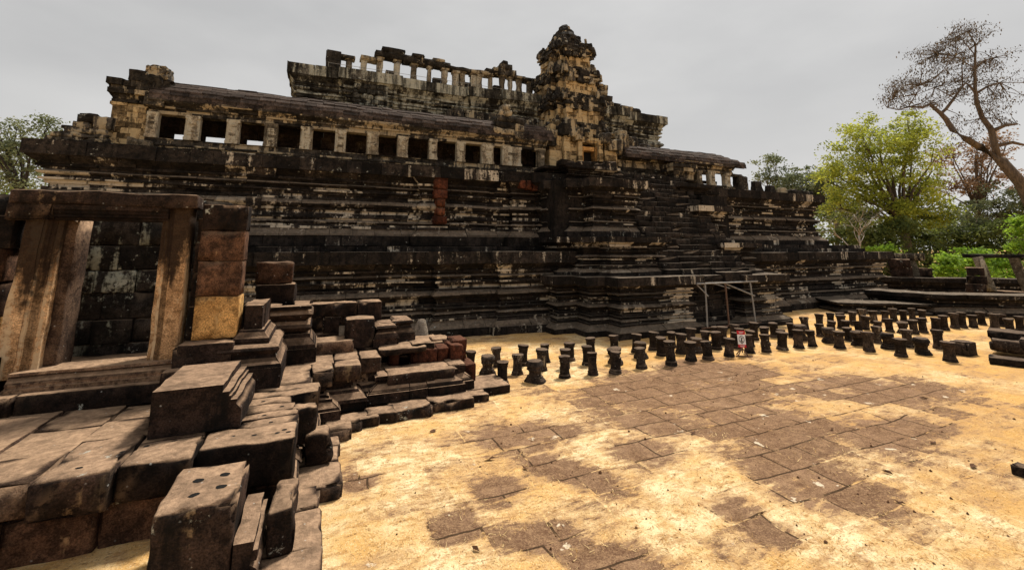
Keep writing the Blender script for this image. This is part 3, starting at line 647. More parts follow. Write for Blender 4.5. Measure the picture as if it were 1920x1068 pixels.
# ---- tower
TX, TY = 14.35, 24.2
def redent(w_, s_):            # square with stepped corners, counter-clockwise seen from above
    a_, b_, c_ = w_, w_-s_, w_-2*s_
    q = [(-c_, -a_), (c_, -a_), (c_, -b_), (b_, -b_), (b_, -c_), (a_, -c_), (a_, c_), (b_, c_), (b_, b_), (c_, b_), (c_, a_), (-c_, a_), (-c_, b_), (-b_, b_), (-b_, c_), (-a_, c_), (-a_, -c_), (-b_, -c_), (-b_, -b_), (-c_, -b_)]
    return [(TX+x, TY+y) for x, y in q]
tw = None
storeys = [(7.5, 11.2, 2.05, .40, 2.16), (11.2, 13.1, 1.92, .38, 2.08), (13.1, 14.9, 1.72, .34, 1.88), (14.9, 16.75, 1.40, .30, 1.56)]
for i, (z0, z1, wb, s_, wc) in enumerate(storeys):
    H = z1-z0; m = MB(); body = z0+H*(.78 if i == 0 else .46); n = max(3, int((body-z0)/.22))
    m.courses(redent(wb, s_), [flat(.05 if k == 0 else rng.uniform(-.02, .03), z0+(body-z0)*k/n, z0+(body-z0)*(k+1)/n) for k in range(n)], closed=True, bl=.36, jit=.04, back=.5, erode=.15)
    m.wobble(.035, 1.2)
    o = m.build('tower' if i == 0 else 'tower_storey', M['tower'], temple if i == 0 else tw)
    if i == 0: tw = o
    m = MB(); d = wc-wb; ch = z1-body
    m.courses(redent(wb, s_), [cyma(.02, d*.6, body, body+ch*.2), flat(d*1.05, body+ch*.2, body+ch*.34), flat(d*.7, body+ch*.34, body+ch*.46), flat(d*.9, body+ch*.46, body+ch*.6), flat(d*.5, body+ch*.6, body+ch*.8), flat(d*.1, body+ch*.8, z1)], closed=True, bl=.34, jit=.055, back=.9, erode=.25, skip=.02)
    # small antefixes standing in two rows on the cornice
    nxt = storeys[i+1][2] if i < 3 else 1.1
    for row, (ww, zz) in enumerate(((wc-.02, body+ch*.55), ((wc+nxt)/2, z1-.1))):
        for px, py in redent(ww, s_):
            if rng.random() < .85:
                h = rng.uniform(.28, .5); ss = rng.uniform(.12, .2); m.rough(px-ss, px+ss, py-ss, py+ss, zz-.1, zz+h, res=.12, rad=.1, amp=.06, taper=.4)
    for k in range(5):
        px = TX+rng.uniform(-.8, .8); m.rough(px-.2, px+.2, TY-wc-.06, TY-wc+.4, body-.1, body+ch*rng.uniform(.4, .8), res=.14, rad=.1, amp=.06, taper=.2)
    m.wobble(.04, 1.3); m.build('tower_cornice', M['tower_dark'], tw)
m = MB()
m.lathe([(1.1, 16.7), (1.14, 16.9), (1.08, 17.1), (.94, 17.3), (.96, 17.45), (.82, 17.65), (.62, 17.8), (.64, 17.95), (.50, 18.12), (.36, 18.22), (.34, 18.36), (.20, 18.5), (.03, 18.56)], 14, (TX-.05, TY, 0), amp=.10)
for rr, zz, nn, ss in ((1.05, 16.75, 13, .2), (.92, 17.15, 10, .2), (.55, 17.62, 7, .17), (.3, 18.0, 4, .13)):
    for k in range(nn):
        t = k*2*math.pi/nn+rr; x_, y_ = TX-.05+rr*math.cos(t), TY+rr*math.sin(t); q_ = ss*rng.uniform(.7, 1.35); m.rough(x_-q_, x_+q_, y_-q_, y_+q_, zz-.1, zz+rng.uniform(.2, .42), res=.11, rad=.12, amp=.06, taper=.3)
m.build('lotus_crown', M['tower_dark'], tw)
# porch of the tower
m = MB()
for x0, x1, y0, zt in ((11.5, 12.3, 21.4, 9.75), (12.35, 12.75, 21.2, 9.95), (12.75, 13.35, 21.5, 10.2), (15.3, 16.2, 21.5, 9.9), (13.35, 13.62, 21.3, 9.75), (14.75, 15.05, 21.3, 9.75)):
    z = 7.45
    while z < zt: h = rng.uniform(.22, .32); m.rough(x0, x1, y0, y0+1.2, z, z+h, res=.16, rad=.02, amp=.02, chips=.4); z += h
m.rough(13.0, 15.5, 21.4, 22.4, 9.75, 10.1, res=.2, rad=.03)
for p_ in range(18): 
    x = rng.uniform(11.6, 16); m.rough(x, x+.4, 21.9, 22.6, 9.9+rng.uniform(0, .9), 10.2+rng.uniform(0, .9), res=.2, rad=.03, amp=.03)
m.wobble(.015, 2); m.build_each('porch_block', M['tower'], tw)
m = MB(); m.box(13.62, 14.75, 21.9, 22.3, 7.4, 9.75); m.build('doorway', M['dark_void'], tw)  # near-black box painted as the shade inside the tower doorway
m = MB(); m.rough(13.62, 13.80, 21.45, 21.9, 7.45, 9.55, res=.2, rad=.02); m.rough(14.57, 14.75, 21.45, 21.9, 7.45, 9.55, res=.2, rad=.02); m.rough(13.80, 14.57, 21.5, 21.9, 9.3, 9.55, res=.2, rad=.02); m.build_each('door_frame', M['ochre'], tw)
m = MB()
for x0, x1, y0, z0, z1 in ((12.2, 12.75, 21.0, 9.95, 10.7), (12.6, 13.1, 20.95, 9.9, 10.95), (13.0, 13.5, 20.95, 9.75, 10.5), (14.9, 15.6, 21.1, 9.75, 10.4), (15.5, 16.4, 21.2, 9.4, 10.1), (16.1, 17.0, 21.3, 9.2, 9.8), (16.4, 17.0, 21.3, 9.7, 10.5), (11.0, 11.9, 21.2, 9.3, 9.8), (11.2, 12.0, 21.3, 9.75, 10.3),
                           (17.0, 18.0, 21.5, 9.4, 9.9), (17.2, 17.9, 21.6, 9.8, 10.5), (16.8, 17.4, 22, 10.3, 11.0), (18.2, 19.1, 21.8, 9.6, 10.2)):
    m.rough(x0, x1, y0, y0+.9, z0, z1, res=.12, rad=.08, amp=.07)
m.build_each('porch_pediment', M['tower_dark'], tw, smooth=True)
m = MB()          # dark masonry joining tower and right wing, with a small window void
for z in range(6): m.rough(16.4, 20.2, 21.6+.03*z, 22.6, 7.45+z*.28, 7.73+z*.28, res=.3, rad=.03, amp=.03)
m.courses([(16.4, 21.55), (20.3, 21.55)], [cyma(.02, .2, 9.0, 9.2), flat(.25, 9.2, 9.35)], bl=.6, jit=.04, back=.5)
m.build('wing', M['tower_dark'], tw)

# ---- the stair projection: two stepped flanks and a steep flight between them
def flank(levels, mirror, mat):
    m = MB(); m.pale = True
    for path, z0, z1, sc_ in levels:
        p = [(33.9-x, y) for x, y in path][::-1] if mirror else path
        m.courses(p, lift(base_profile(z1-z0, sc_), z0), bl=.8, jit=.012, erode=.06, back=.8)
    m.wobble(.022, .8); return m
LV = [([(9.8, 18.6), (9.8, 17.5), (10.8, 17.5), (10.8, 16.5), (11.7, 16.5), (11.7, 15.6), (15.1, 15.6), (15.1, 18.5)], 0, 2.45, .95),
      ([(10.3, 19.6), (10.3, 18.2), (11.0, 18.2), (11.0, 17.3), (11.9, 17.3), (11.9, 16.5), (14.5, 16.5), (14.5, 20)], 2.40, 4.15, .75),
      ([(10.4, 20.6), (10.4, 19.5), (11.2, 19.5), (11.2, 18.7), (12.0, 18.7), (12.0, 17.9), (14.3, 17.9), (14.3, 21)], 4.1, 6.95, .85),
      ([(10.8, 21.5), (10.8, 20.2), (11.6, 20.2), (11.6, 19.4), (14.0, 19.4), (14.0, 21.5)], 6.9, 7.85, .7)]
fl = flank(LV, False, FAC)
for x in (10.9, 11.9, 12.8, 13.5): fl.rough(x, x+.8, 19.0, 19.6, 7.8, 8.05+rng.uniform(0, .15), res=.15, rad=.05, amp=.05)
fl.box(10.2, 14.2, 18.5, 22, 0, 6.9, .3); fl.build('stair_flank', FAC, temple)
RV = [(LV[0][0][:3][:0]+[(12.4, 18.6), (12.4, 17.5), (12.9, 17.5), (12.9, 16.5), (13.2, 16.5), (13.2, 15.6), (15.1, 15.6), (15.1, 18.5)], 0, 2.40, .95),
      ([(12.0, 19.6), (12.0, 18.2), (12.7, 18.2), (12.7, 17.3), (13.2, 17.3), (13.2, 16.7), (14.9, 16.7), (14.9, 20)], 2.35, 3.9, .75),
      ([(12.0, 20.6), (12.0, 19.5), (12.8, 19.5), (12.8, 18.7), (13.6, 18.7), (13.6, 18.1), (15.0, 18.1), (15.0, 21)], 3.85, 5.9, .85),
      ([(12.5, 21.5), (12.5, 20.2), (13.4, 20.2), (13.4, 19.3), (15.0, 19.3), (15.0, 21.5)], 5.85, 7.3, .8)]
m = flank(RV, True, FAC); m.box(19.6, 21.5, 18.4, 22, 0, 6.6, .3); m.build('stair_flank', FAC, temple)
m = MB()
n = 19
for i in range(n):              # flight above the undermined foot
    z0 = 2.42+(7.75-2.42)*i/n; z1 = 2.42+(7.75-2.42)*(i+1)/n; y0 = 15.75+4.1*i/n
    x = 14.3
    while x < 19.4:
        l = rng.uniform(.7, 1.3); j = rng.gauss(0, .03)
        m.rough(x, min(x+l, 19.6)-.01, y0+j, y0+1.1, z0, z1+rng.gauss(0, .012), res=.3, rad=.03, amp=.02, chips=.7); x += l
m.rough(15.2, 16.6, 15.2, 16.2, 2.16, 2.42, res=.2, rad=.03); m.rough(16.6, 17.2, 15.25, 16.2, 2.14, 2.42, res=.2, rad=.03); m.rough(17.2, 19.0, 15.15, 16.2, 2.12, 2.55, res=.2, rad=.03)
for i in range(9):              # foot of the stair, set back
    z0 = .02+2.1*i/9
    x = 14.9
    while x < 19.0:
        l = rng.uniform(.6, 1.2); m.rough(x, min(x+l, 19.1)-.01, 15.75+.09*i+rng.gauss(0, .02), 17.4, z0, z0+.235, res=.3, rad=.03, amp=.02, chips=.7); x += l
m.rough(14.9, 19.0, 15.2, 16.2, -.05, .28, res=.4, rad=.05); m.rough(17.4, 21.2, 14.9, 15.8, -.05, .22, res=.4, rad=.05)
m.wobble(.01, 1)
m.build('staircase', FAC, temple)
# ------------------------------------------------------------------ foreground platform (floor level 1.15 m)
PZ = 1.15
plat = empty('stone_platform', (-1.5, 8.5, 0), 'worn brown sandstone platform in the foreground carrying the ruined doorway', 'platform')
def slab(m, x0, x1, y0, y1, z0, z1, **k):
    kw = dict(res=.13, rad=.03, amp=.014, chips=.8); kw.update(k); m.rough(x0, x1, y0, y1, z0, z1, **kw)
m = MB()          # floor slabs, long joints running away from the front edge
for x0, x1, cuts in ((-7.2, -5.6, (6.7, 7.9, 9.7)), (-5.6, -4.4, (6.8, 8.0, 9.7)), (-4.4, -3.5, (6.85, 7.8, 9.7)), (-3.5, -2.72, (6.9, 7.7, 8.6, 9.7)), (-2.72, -2.0, (7.95, 8.7, 9.7)), (-2.0, -1.3, (7.62, 8.6, 9.7))):
    for a, b in zip(cuts[:-1], cuts[1:]): slab(m, x0+.006, x1-.006, a+.006, b-.006, .78, PZ+rng.gauss(-.01, .012), rad=.022)
m.build('floor_slab', M['brown_light'], plat, smooth=True)
m = MB()          # edge stones with dowel holes
slab(m, -2.70, -2.02, 6.78, 7.93, .74, PZ+.01, rad=.06, amp=.03); slab(m, -2.0, -1.28, 6.88, 7.6, .74, PZ+.01, rad=.06, amp=.03)
slab(m, -1.26, -.14, 7.02, 7.62, .58, PZ+.01, rad=.06, amp=.03)
for y0, y1, x1 in ((7.63, 7.95, -.13), (7.96, 8.22, -.15), (8.23, 8.55, -.22), (8.56, 8.9, -.28), (8.91, 9.25, .14), (9.26, 9.6, .16), (9.61, 9.95, .02), (9.96, 10.35, -.02)):
    slab(m, -.98+rng.uniform(-.1, .1), x1, y0, y1, .78, PZ+rng.gauss(0, .012), rad=.03, amp=.02)
for x0, x1, y0, y1 in ((.0, .42, 10.3, 11.0), (.44, 1.0, 10.66, 11.25), (1.02, 1.46, 11.1, 11.9), (-.6, .0, 10.36, 11.3), (-.2, .45, 11.02, 12.2), (.46, 1.0, 11.27, 12.3), (.0, 1.5, 12.2, 13.4)):
    slab(m, x0, x1, y0, y1, .82, PZ+rng.gauss(0, .008), rad=.05, amp=.025)
edge = m.build('edge_stone', M['brown'], plat, smooth=True)
def holes(parent, spots, r=.028, z=PZ):
    from mathutils.bvhtree import BVHTree
    me_ = parent.data; off = Vector((0, 0, 0)); q = parent
    while q is not None: off += q.location; q = q.parent
    T = BVHTree.FromPolygons([v.co+off for v in me_.vertices], [p.vertices[:] for p in me_.polygons])
    for x, y in spots:
        m = MB(); ring = []
        for t in range(12):
            px, py = x+math.cos(t*math.pi/6)*r*rng.uniform(1.05, 1.35), y+math.sin(t*math.pi/6)*r*rng.uniform(.85, 1.1); h = T.ray_cast(Vector((px, py, z+1)), Vector((0, 0, -1)), 1.3)
            ring.append(Vector((px, py, (h[0].z if h[0] else z)+.003)))
        c = sum(ring, Vector((0, 0, 0)))/12; m.add(ring+[c+Vector((0, 0, .002))], [(i, (i+1) % 12, 12) for i in range(12)], .2); m.build('dowel_hole_shade', M['dark_void'], parent)  # flat near-black disc, painted shade in place of a cut hole
holes(edge, [(-2.38, 7.02), (-2.1, 7.35), (-1.88, 7.45), (-1.6, 7.5), (-.92, 7.35), (-.66, 7.28), (-.3, 7.32), (-.24, 7.22), (-.38, 7.24), (-.5, 7.75), (-.62, 8.05), (-.4, 8.35), (-.7, 8.7)], z=PZ+.026)
m = MB()          # reddish lower course
slab(m, -3.6, -2.96, 6.6, 7.4, .2, .76, rad=.05); slab(m, -2.94, -2.14, 6.96, 7.7, .2, .755, rad=.05); slab(m, -2.13, -1.25, 7.0, 7.7, .18, .76, rad=.05)
slab(m, -5.4, -3.62, 6.5, 7.4, .2, .74, rad=.05); slab(m, -7.4, -5.42, 6.45, 7.4, .2, .74, rad=.05)
slab(m, -3.7, -3.05, 6.1, 6.75, .45, .95, rad=.07, amp=.04)
m.build_each('lower_course_block', M['pier'], plat, smooth=True)
m = MB()          # moulded flank of the platform, stepping back towards the temple
P0 = [(-.45, 7.4), (-.45, 9.0), (-.18, 9.0), (-.18, 10.45), (.22, 10.45), (.22, 10.85), (.80, 10.85), (.80, 11.3), (1.3, 11.3), (1.3, 12.0)]
P0 = P0
m.courses(P0, [flat(.36, .24, .42), cyma(.36, .16, .42, .62), flat(.10, .62, .68), flat(.05, .68, .76), flat(.12, .76, .82)], bl=.42, jit=.03, back=.4, erode=.12)
m.box(-1.0, -.4, 7.5, 12, .1, .8, .3); m.wobble(.02, 2); m.build('moulded_flank', M['brown_m'], plat)
m = MB()          # plinth along the ground
for b in ((-.5, .24, 5.2, 6.15), (-.5, .22, 6.17, 7.0), (-.4, .20, 7.0, 7.6), (-.2, .52, 7.5, 8.3), (-.2, .50, 8.32, 8.9), (-.1, .55, 8.92, 9.35), (.1, .78, 9.55, 10.0), (.3, 1.0, 9.9, 10.25), (.6, 1.35, 10.0, 10.45), (1.1, 1.72, 10.1, 10.6)):
    slab(m, b[0], b[1], b[2], b[3], -.12, .25+rng.gauss(0, .01), rad=.07, amp=.03, chips=1.2)
m.build_each('plinth_stone', M['brown'], plat, smooth=True)
m = MB(); m.box(-7.3, -1.2, 7.6, 13.8, -.1, .76, .3); m.box(-1.2, 1.2, 11.2, 13.6, -.1, .80, .3); m.build('rubble_core', M['brown'], plat)
# carved stub projecting from the flank
for (b, lab) in (((-.32, .12, 8.26, 8.62, .55, 1.12), None), ((.0, .34, 8.15, 8.55, .25, .74), None)):
    o = MB(); o.rough(*b, res=.07, rad=.1, amp=.06, chips=1.6); o.build('carved_stub', M['brown'], plat, smooth=True)

# second terrace of the platform, reaching to the right
ext = empty('low_moulded_terrace', (2.6, 11.2, 0), 'low moulded black stone terrace with red laterite blocks at the right end of the platform', 'terrace')
m = MB(); m.courses([(1.55, 12.2), (1.55, 11.15), (3.05, 11.15), (3.05, 11.35), (3.32, 11.35), (3.32, 12.3)], [flat(.38, .24, .43), flat(.33, .43, .46), cyma(.34, .14, .46, .62), flat(.10, .62, .66), flat(.20, .66, .76)], bl=.55, jit=.012, back=.5, erode=.06)
m.wobble(.015, 2); m.build('moulding', M['brown_m'], ext)
m = MB(); slab(m, 1.6, 3.2, 10.9, 11.7, .5, .78, res=.15); slab(m, 3.1, 3.55, 11.15, 12.2, .5, .80, rad=.05); m.build_each('top_slab', M['brown'], ext, smooth=True)
for b in ((1.75, 2.0, 11.72, 12.3, .74, 1.06), (2.3, 2.95, 11.7, 12.3, .72, 1.10), (2.97, 3.25, 11.7, 12.3, .70, 1.10), (3.27, 3.62, 11.6, 12.35, .60, 1.16), (3.4, 3.8, 11.9, 12.5, .70, 1.22), (3.62, 3.95, 11.5, 12.4, -.05, .68)):
    m = MB(); m.rough(*b, res=.08, rad=.05, amp=.03, chips=1.2); m.build('laterite_block', M['laterite'], ext, smooth=True)
for b in ((1.48, 2.65, 11.6, 12.3, 1.06, 1.2), (2.3, 2.9, 11.75, 12.6, 1.10, 1.22), (2.4, 3.3, 12.4, 13.6, .95, 1.1), (2.2, 3.1, 13.2, 14.6, .82, .95), (3.0, 3.5, 12.6, 13.0, 1.05, 1.17), (3.2, 3.6, 13.3, 13.8, .9, 1.05), (1.5, 3.6, 12.2, 14.3, .1, .9)):
    m = MB(); m.rough(*b, res=.1, rad=.05, amp=.035, chips=1.2); m.build('cap_slab', M['brown_light' if b[4] > .9 and b[2] > 12.3 else 'brown'], ext, smooth=True)
for b in ((1.6, 2.5, 10.15, 10.8, -.1, .24), (2.45, 3.5, 10.3, 10.85, -.1, .25), (3.45, 3.95, 10.55, 11.2, -.1, .22), (3.6, 4.65, 10.9, 12.0, -.1, .24)):
    m = MB(); m.rough(*b, res=.11, rad=.06, amp=.03, chips=1.4); m.build('plinth_stone', M['brown'], ext, smooth=True)

# ---- the doorway
DY = 9.8
door = empty('stone_doorway', (-3.3, 9.9, PZ), 'ruined stone doorway with golden jambs under a dark lintel', 'doorway')
def jamb(name, xb0, xb1, xt0, xt1, z0, z1, y0, y1, fillets, side, top_notch=0):
    """leaning monolith; stepped fillets run down the edge next to the opening"""
    m = MB(); fx = [0]; 
    # section in u (0 outer .. 1 opening edge), depth v
    if side > 0: sec = [(0, y1), (0, y0+.02), (.03, y0), (.52, y0+.004)]+[(.52+.11*k+dk, y0+.02+.028*k+dv) for k in range(4) for dk, dv in ((.0, .0), (.085, .006))]+[(1, y0+.12), (1, y1)]
    else: sec = [(1, y1), (1, y0+.03), (.96, y0), (.46, y0+.004)]+[(.46-.11*k-dk, y0+.02+.028*k+dv) for k in range(4) for dk, dv in ((.0, .0), (.085, .006))]+[(0, y0+.12), (0, y1)]
    if side < 0: sec = sec[::-1]
    nl = 22; vs = []; fs = []; ns = len(sec); sd = rng.random()*20
    for i in range(nl+1):
        t = i/nl; a = xb0+(xt0-xb0)*t; b = xb1+(xt1-xb1)*t
        for u, v in sec:
            p = Vector((a+(b-a)*u, v, z0+(z1-z0)*t)); q = noise.noise_vector(p*2.2+Vector((sd, 0, 0)))*.016+noise.noise_vector(p*7)*.006
            vs.append(p+q)
    for i in range(nl):
        for k in range(ns): k2 = (k+1) % ns; fs.append((i*ns+k, i*ns+k2, (i+1)*ns+k2, (i+1)*ns+k))
    fs.append(tuple(range(ns))[::-1]); fs.append(tuple(nl*ns+k for k in range(ns)))
    o = len(m.v); m.v += [tuple(q) for q in vs]; m.f += [tuple(j for j in f_) for f_ in fs]
    strip = [.5]*ns
    for k in range(ns): strip[k] = rng.choice((.0, .15, .5, .75, 1.0)) if 3 <= k < ns-3 else .8
    for i in range(nl):
        for k in range(ns): m.r.append(strip[k])
    m.r += [.5, .5]
    return m.build(name, M['jamb'], door, autos=35)
jamb('door_jamb', -4.58, -4.08, -4.46, -4.02, 1.62, 4.2, DY, DY+.42, 4, 1)
jamb('door_jamb', -2.64, -2.20, -2.66, -2.22, 1.55, 4.45, DY-.02, DY+.40, 4, -1)
m = MB(); m.rough(-4.66, -2.12, 9.70, 10.2, 4.37, 4.60, res=.09, rad=.035, amp=.03, chips=1.2); m.rough(-4.70, -4.14, 9.74, 10.2, 4.10, 4.39, res=.1, rad=.03); lin = m.build('lintel', M['brown'], door, smooth=True)
m = MB(); m.courses([(-4.12, 9.78), (-2.55, 9.78)], [flat(.05, 4.30, 4.37), flat(.02, 4.25, 4.30), flat(-.02, 4.21, 4.25), flat(.0, 4.17, 4.21), flat(-.05, 4.12, 4.17)], bl=3, jit=.003, back=.3, erode=0); m.wobble(.012, 2); m.build('lintel_moulding', M['brown_m'], lin)
m = MB(); m.courses([(-4.3, 9.78), (-2.1, 9.78)], [flat(.16, 1.43, 1.50), flat(.12, 1.50, 1.56), cyma(.14, .06, 1.56, 1.68), flat(.10, 1.68, 1.73)], bl=5, jit=.003, back=.6, erode=0); m.wobble(.016, 2.2); m.build('sill', M['brown_light'], door)
m = MB(); m.rough(-7.2, -4.1, 9.42, 10.2, 1.12, 1.44, res=.14, rad=.03, amp=.015); m.rough(-4.08, -2.1, 9.45, 10.2, 1.12, 1.44, res=.14, rad=.03, amp=.015); m.build_each('step', M['brown'], door, smooth=True)
m = MB(); m.rough(-4.15, -3.9, 10.05, 10.6, 1.5, 4.16, res=.2, rad=.03); m.rough(-4.4, -2.2, 10.2, 11.4, 1.2, 1.62, res=.16, rad=.03); m.build('inner_threshold', M['brown_light'], door, smooth=True)
m = MB()
for b in ((-4.9, -4.45, 9.5, 10.0, 1.42, 1.98), (-2.2, -1.7, 9.55, 10.1, 1.42, 1.95), (-2.12, -1.85, 9.9, 10.4, 1.9, 2.6), (-2.12, -1.85, 9.92, 10.4, 2.6, 3.2), (-2.12, -1.86, 9.9, 10.4, 3.2, 3.75), (-2.12, -1.86, 9.95, 10.4, 3.75, 4.2)): m.rough(*b, res=.1, rad=.03)
m.build_each('backing_stone', M['brown'], door, smooth=True)
# wall seen through the doorway
iw = MB(); z = 1.35
while z < 4.3:
    h = rng.uniform(.42, .62); x = -6.4+rng.uniform(0, .4)
    while x < -2.2: l = rng.uniform(.5, .95); iw.rough(x, x+l-.012, 11.35+rng.gauss(0, .02), 12.0, z, z+h-.012, res=.16, rad=.03, amp=.018); x += l
    z += h
tag(iw.build('block_wall', M['lichen_wall'], None, smooth=True), 'dark block wall streaked with pale lichen, seen through the ruined doorway', 'wall')
# wall left of the doorway
lw = empty('block_wall', (-5, 9.9, PZ), 'stacked dark wall blocks left of the ruined doorway', 'wall'); lw.name = 'block_wall'
for b, mt in (((-6.9, -4.62, 9.85, 10.4, 3.66, 4.18), 'brown'), ((-6.6, -4.72, 9.82, 10.4, 3.1, 3.65), 'pier'), ((-6.5, -4.74, 9.85, 10.4, 2.55, 3.09), 'pier'), ((-6.8, -4.70, 9.86, 10.4, 2.0, 2.54), 'ochre'), ((-6.9, -4.6, 9.6, 10.4, 1.42, 1.99), 'brown')):
    m = MB(); m.rough(*b, res=.11, rad=.03, amp=.02); m.build('wall_block', M[mt], lw, smooth=True)
# pier of four blocks right of the doorway
pier = empty('block_pier', (-1.7, 10.1, PZ), 'square pier of four stacked red-brown blocks, the lowest one spalled ochre', 'pier')
for (x0, x1, z0, z1), mt in (((-2.04, -1.32, 3.98, 4.46), 'brown'), ((-2.05, -1.33, 3.42, 3.97), 'pier'), ((-2.03, -1.33, 2.78, 3.41), 'pier'), ((-2.02, -1.32, 2.02, 2.77), 'ochre')):
    m = MB(); m.rough(x0, x1, 9.80, 10.35, z0, z1, res=.085, rad=.022, amp=.013, chips=.9); m.build('block', M[mt], pier, smooth=True)
m = MB()
for b in ((-2.15, -1.3, 9.55, 10.4, 1.62, 2.0), (-2.3, -1.35, 9.35, 10.3, 1.12, 1.62)): m.rough(*b, res=.1, rad=.04, amp=.03)
m.build_each('foot_stone', M['brown'], pier, smooth=True)

# ---- moulded pilaster bases
def mould_base(name, label, x0, x1, y0, y1, cs, mat='brown_m', cat='pilaster base', bl=.9, top=None):
    m = MB(); m.courses([(x0, y1), (x0, y0), (x1, y0), (x1, y1)], cs, closed=True, bl=bl, jit=.008, back=.3, erode=.04)
    if top: m.rough(*top, res=.09, rad=.04, amp=.02)
    m.wobble(.018, 2.5); o = m.build(name, M[mat], None, origin=((x0+x1)/2, (y0+y1)/2, cs[0][0][1])); return tag(o, label, cat)
mould_base('pilaster_base', 'tall moulded pilaster base of dark stone right of the block pier', -1.22, -.92, 9.86, 11.0,
           [flat(.40, PZ-.01, 1.50), cyma(.40, .26, 1.50, 1.72), torus(.24, .33, 1.72, 1.90), flat(.14, 1.90, 1.96), cyma(.16, .04, 1.96, 2.14), flat(.0, 2.14, 2.58)])
mould_base('pilaster_base', 'broad moulded base with a chipped rim and carved lotus band, behind the tall pilaster base', -.88, -.30, 11.55, 12.3,
           [flat(.36, PZ-.01, 1.46), cyma(.36, .20, 1.46, 1.74), torus(.10, .24, 1.76, 2.02), flat(.10, 2.02, 2.06), torus(.10, .24, 2.06, 2.28), flat(.22, 2.28, 2.36)])
# carved lozenges / petals on the two bases
for x0, x1, y, z in ((-1.5, -.62, 9.44, 1.6), (-1.12, -.06, 11.16, 1.6)):
    pass
for lab, b, mt in (('smooth brown wall block with a pale lichen edge, topmost of its pair behind the bases', (-1.38, -.58, 12.25, 12.9, 2.80, 3.30), 'pier'),
                   ('dark hollowed wall block under the lichen-edged block', (-1.32, -.50, 12.15, 12.9, 2.30, 2.79), 'brown')):
    rbs('wall_block', mt, b, lab, 'stone block', res=.09, rad=.04, amp=.03)
sw = empty('low_wall', (.5, 13.2, PZ), 'low wall of dark squared blocks running behind the platform', 'wall')
for b in ((-.45, 1.02, 13.0, 13.5, 1.86, 2.2), (1.04, 1.66, 12.95, 13.5, 1.62, 2.2), (-.4, .2, 13.05, 13.5, 1.5, 1.85), (.22, .6, 13.02, 13.5, 1.45, 1.85), (.62, 1.03, 13.05, 13.5, 1.62, 1.85), (1.0, 1.75, 13.0, 13.5, 1.12, 1.61), (-.5, .6, 13.05, 13.5, 1.12, 1.48), (-1.6, -.46, 12.5, 13.2, 1.12, 2.3)):
    m = MB(); m.rough(*b, res=.1, rad=.03, amp=.018); m.build('wall_block', M['brown'], sw, smooth=True)
rbs('step_block', 'brown_light', (.02, .92, 11.9, 12.7, PZ, 1.42), 'flat stepped block with a light worn top in front of the low wall', 'stone block', rad=.05)
rbs('notched_block', 'brown', (.72, 1.42, 12.2, 12.9, PZ, 1.86), 'dark block with a notched light top beside the carved bases', 'stone block', rad=.04, chips=1.6, amp=.03)
mould_base('moulded_stone', 'small carved moulded base with lotus petals beside the notched block', 1.6, 1.82, 12.3, 12.9, [flat(.20, PZ, 1.36), cyma(.20, .10, 1.36, 1.56), torus(.06, .16, 1.56, 1.70)], cat='pilaster base')
mould_base('moulded_stone', 'second carved moulded base, rightmost of the two on the platform end', 2.0, 2.28, 12.55, 13.1, [flat(.20, PZ-.2, 1.36), cyma(.20, .10, 1.36, 1.60), torus(.06, .14, 1.60, 1.76)], cat='pilaster base')
m = MB(); m.lathe([(.27, 0), (.25, .1), (.21, .25), (.17, .38), (.14, .46), (.12, .52), (.05, .55)], 14, (0, 0, 0), amp=.03); m.v = [(x+.10*z, y, z) for x, y, z in m.v]
o = m.build('standing_stone', M['grey'], None, smooth=True, origin=(0, 0, 0)); o.location = (3.0, 14.15, .92); tag(o, 'small pale grey cone-shaped stone standing on the terrace before the temple', 'stone')

# ---- loose moulded blocks on and by the platform
def loose_mould(name, label, c, rot, L, cs, mat, cat, depth, holes_=None):
    m = MB(); pr = [p for k in cs for p in k]; n = 10; vs = []; full = pr+[(-depth, pr[-1][1]), (-depth, pr[0][1])]; mm = len(full)
    # x: length, y: profile offset
    for i in range(n+1):
        x = -L/2+L*i/n
        for o_, z in full: p = Vector((x, -o_, z)); vs.append(p+noise.noise_vector(p*2.5+Vector((c[0]*3, 0, 0)))*.02+noise.noise_vector(p*7)*.009)
    fs = [(i*mm+k, (i+1)*mm+k, (i+1)*mm+(k+1) % mm, i*mm+(k+1) % mm) for i in range(n) for k in range(mm)]
    fs += [tuple(range(mm))[::-1][::-1], tuple(n*mm+k for k in range(mm))[::-1]]
    m.add(vs, fs, .45); o = m.build(name, M[mat], None, autos=40, origin=(0, 0, 0)); o.location = c; o.rotation_euler = (0, 0, rot); return tag(o, label, cat)
loose_mould('moulded_block', 'large moulded sandstone block lying on the platform floor in front of the doorway', (-1.16, 8.42, PZ), R(90), 1.5,
            [flat(.28, 0, .22), cyma(.28, .20, .22, .34), flat(.22, .34, .38), flat(.15, .38, .44), flat(.12, .44, .50), flat(.03, .50, .60)], 'brown_m', 'stone block', .78)
hb = MB(); hb.rough(-1.34, -.64, 5.72, 6.66, .12, 1.10, res=.075, rad=.06, amp=.022, chips=.9)
ho = hb.build('dowelled_block', M['brown'], None, smooth=True, origin=(-.99, 6.19, .12)); tag(ho, 'tall brown block with four round dowel holes in its top, nearest the viewer', 'stone block')
holes(ho, [(-1.08, 6.30), (-.84, 6.36), (-1.05, 5.98), (-.82, 6.05)], .045, 1.122)
loose_mould('carved_fragment', 'narrow carved fragment with horizontal mouldings beside the block with dowel holes', (-.50, 6.2, .1), R(90), 1.0, [flat(.14, 0, .10), cyma(.14, .06, .10, .22), torus(.05, .12, .22, .36), flat(.04, .36, .40), flat(.10, .40, .50), flat(.06, .50, .58)], 'brown_m', 'stone fragment', .12)
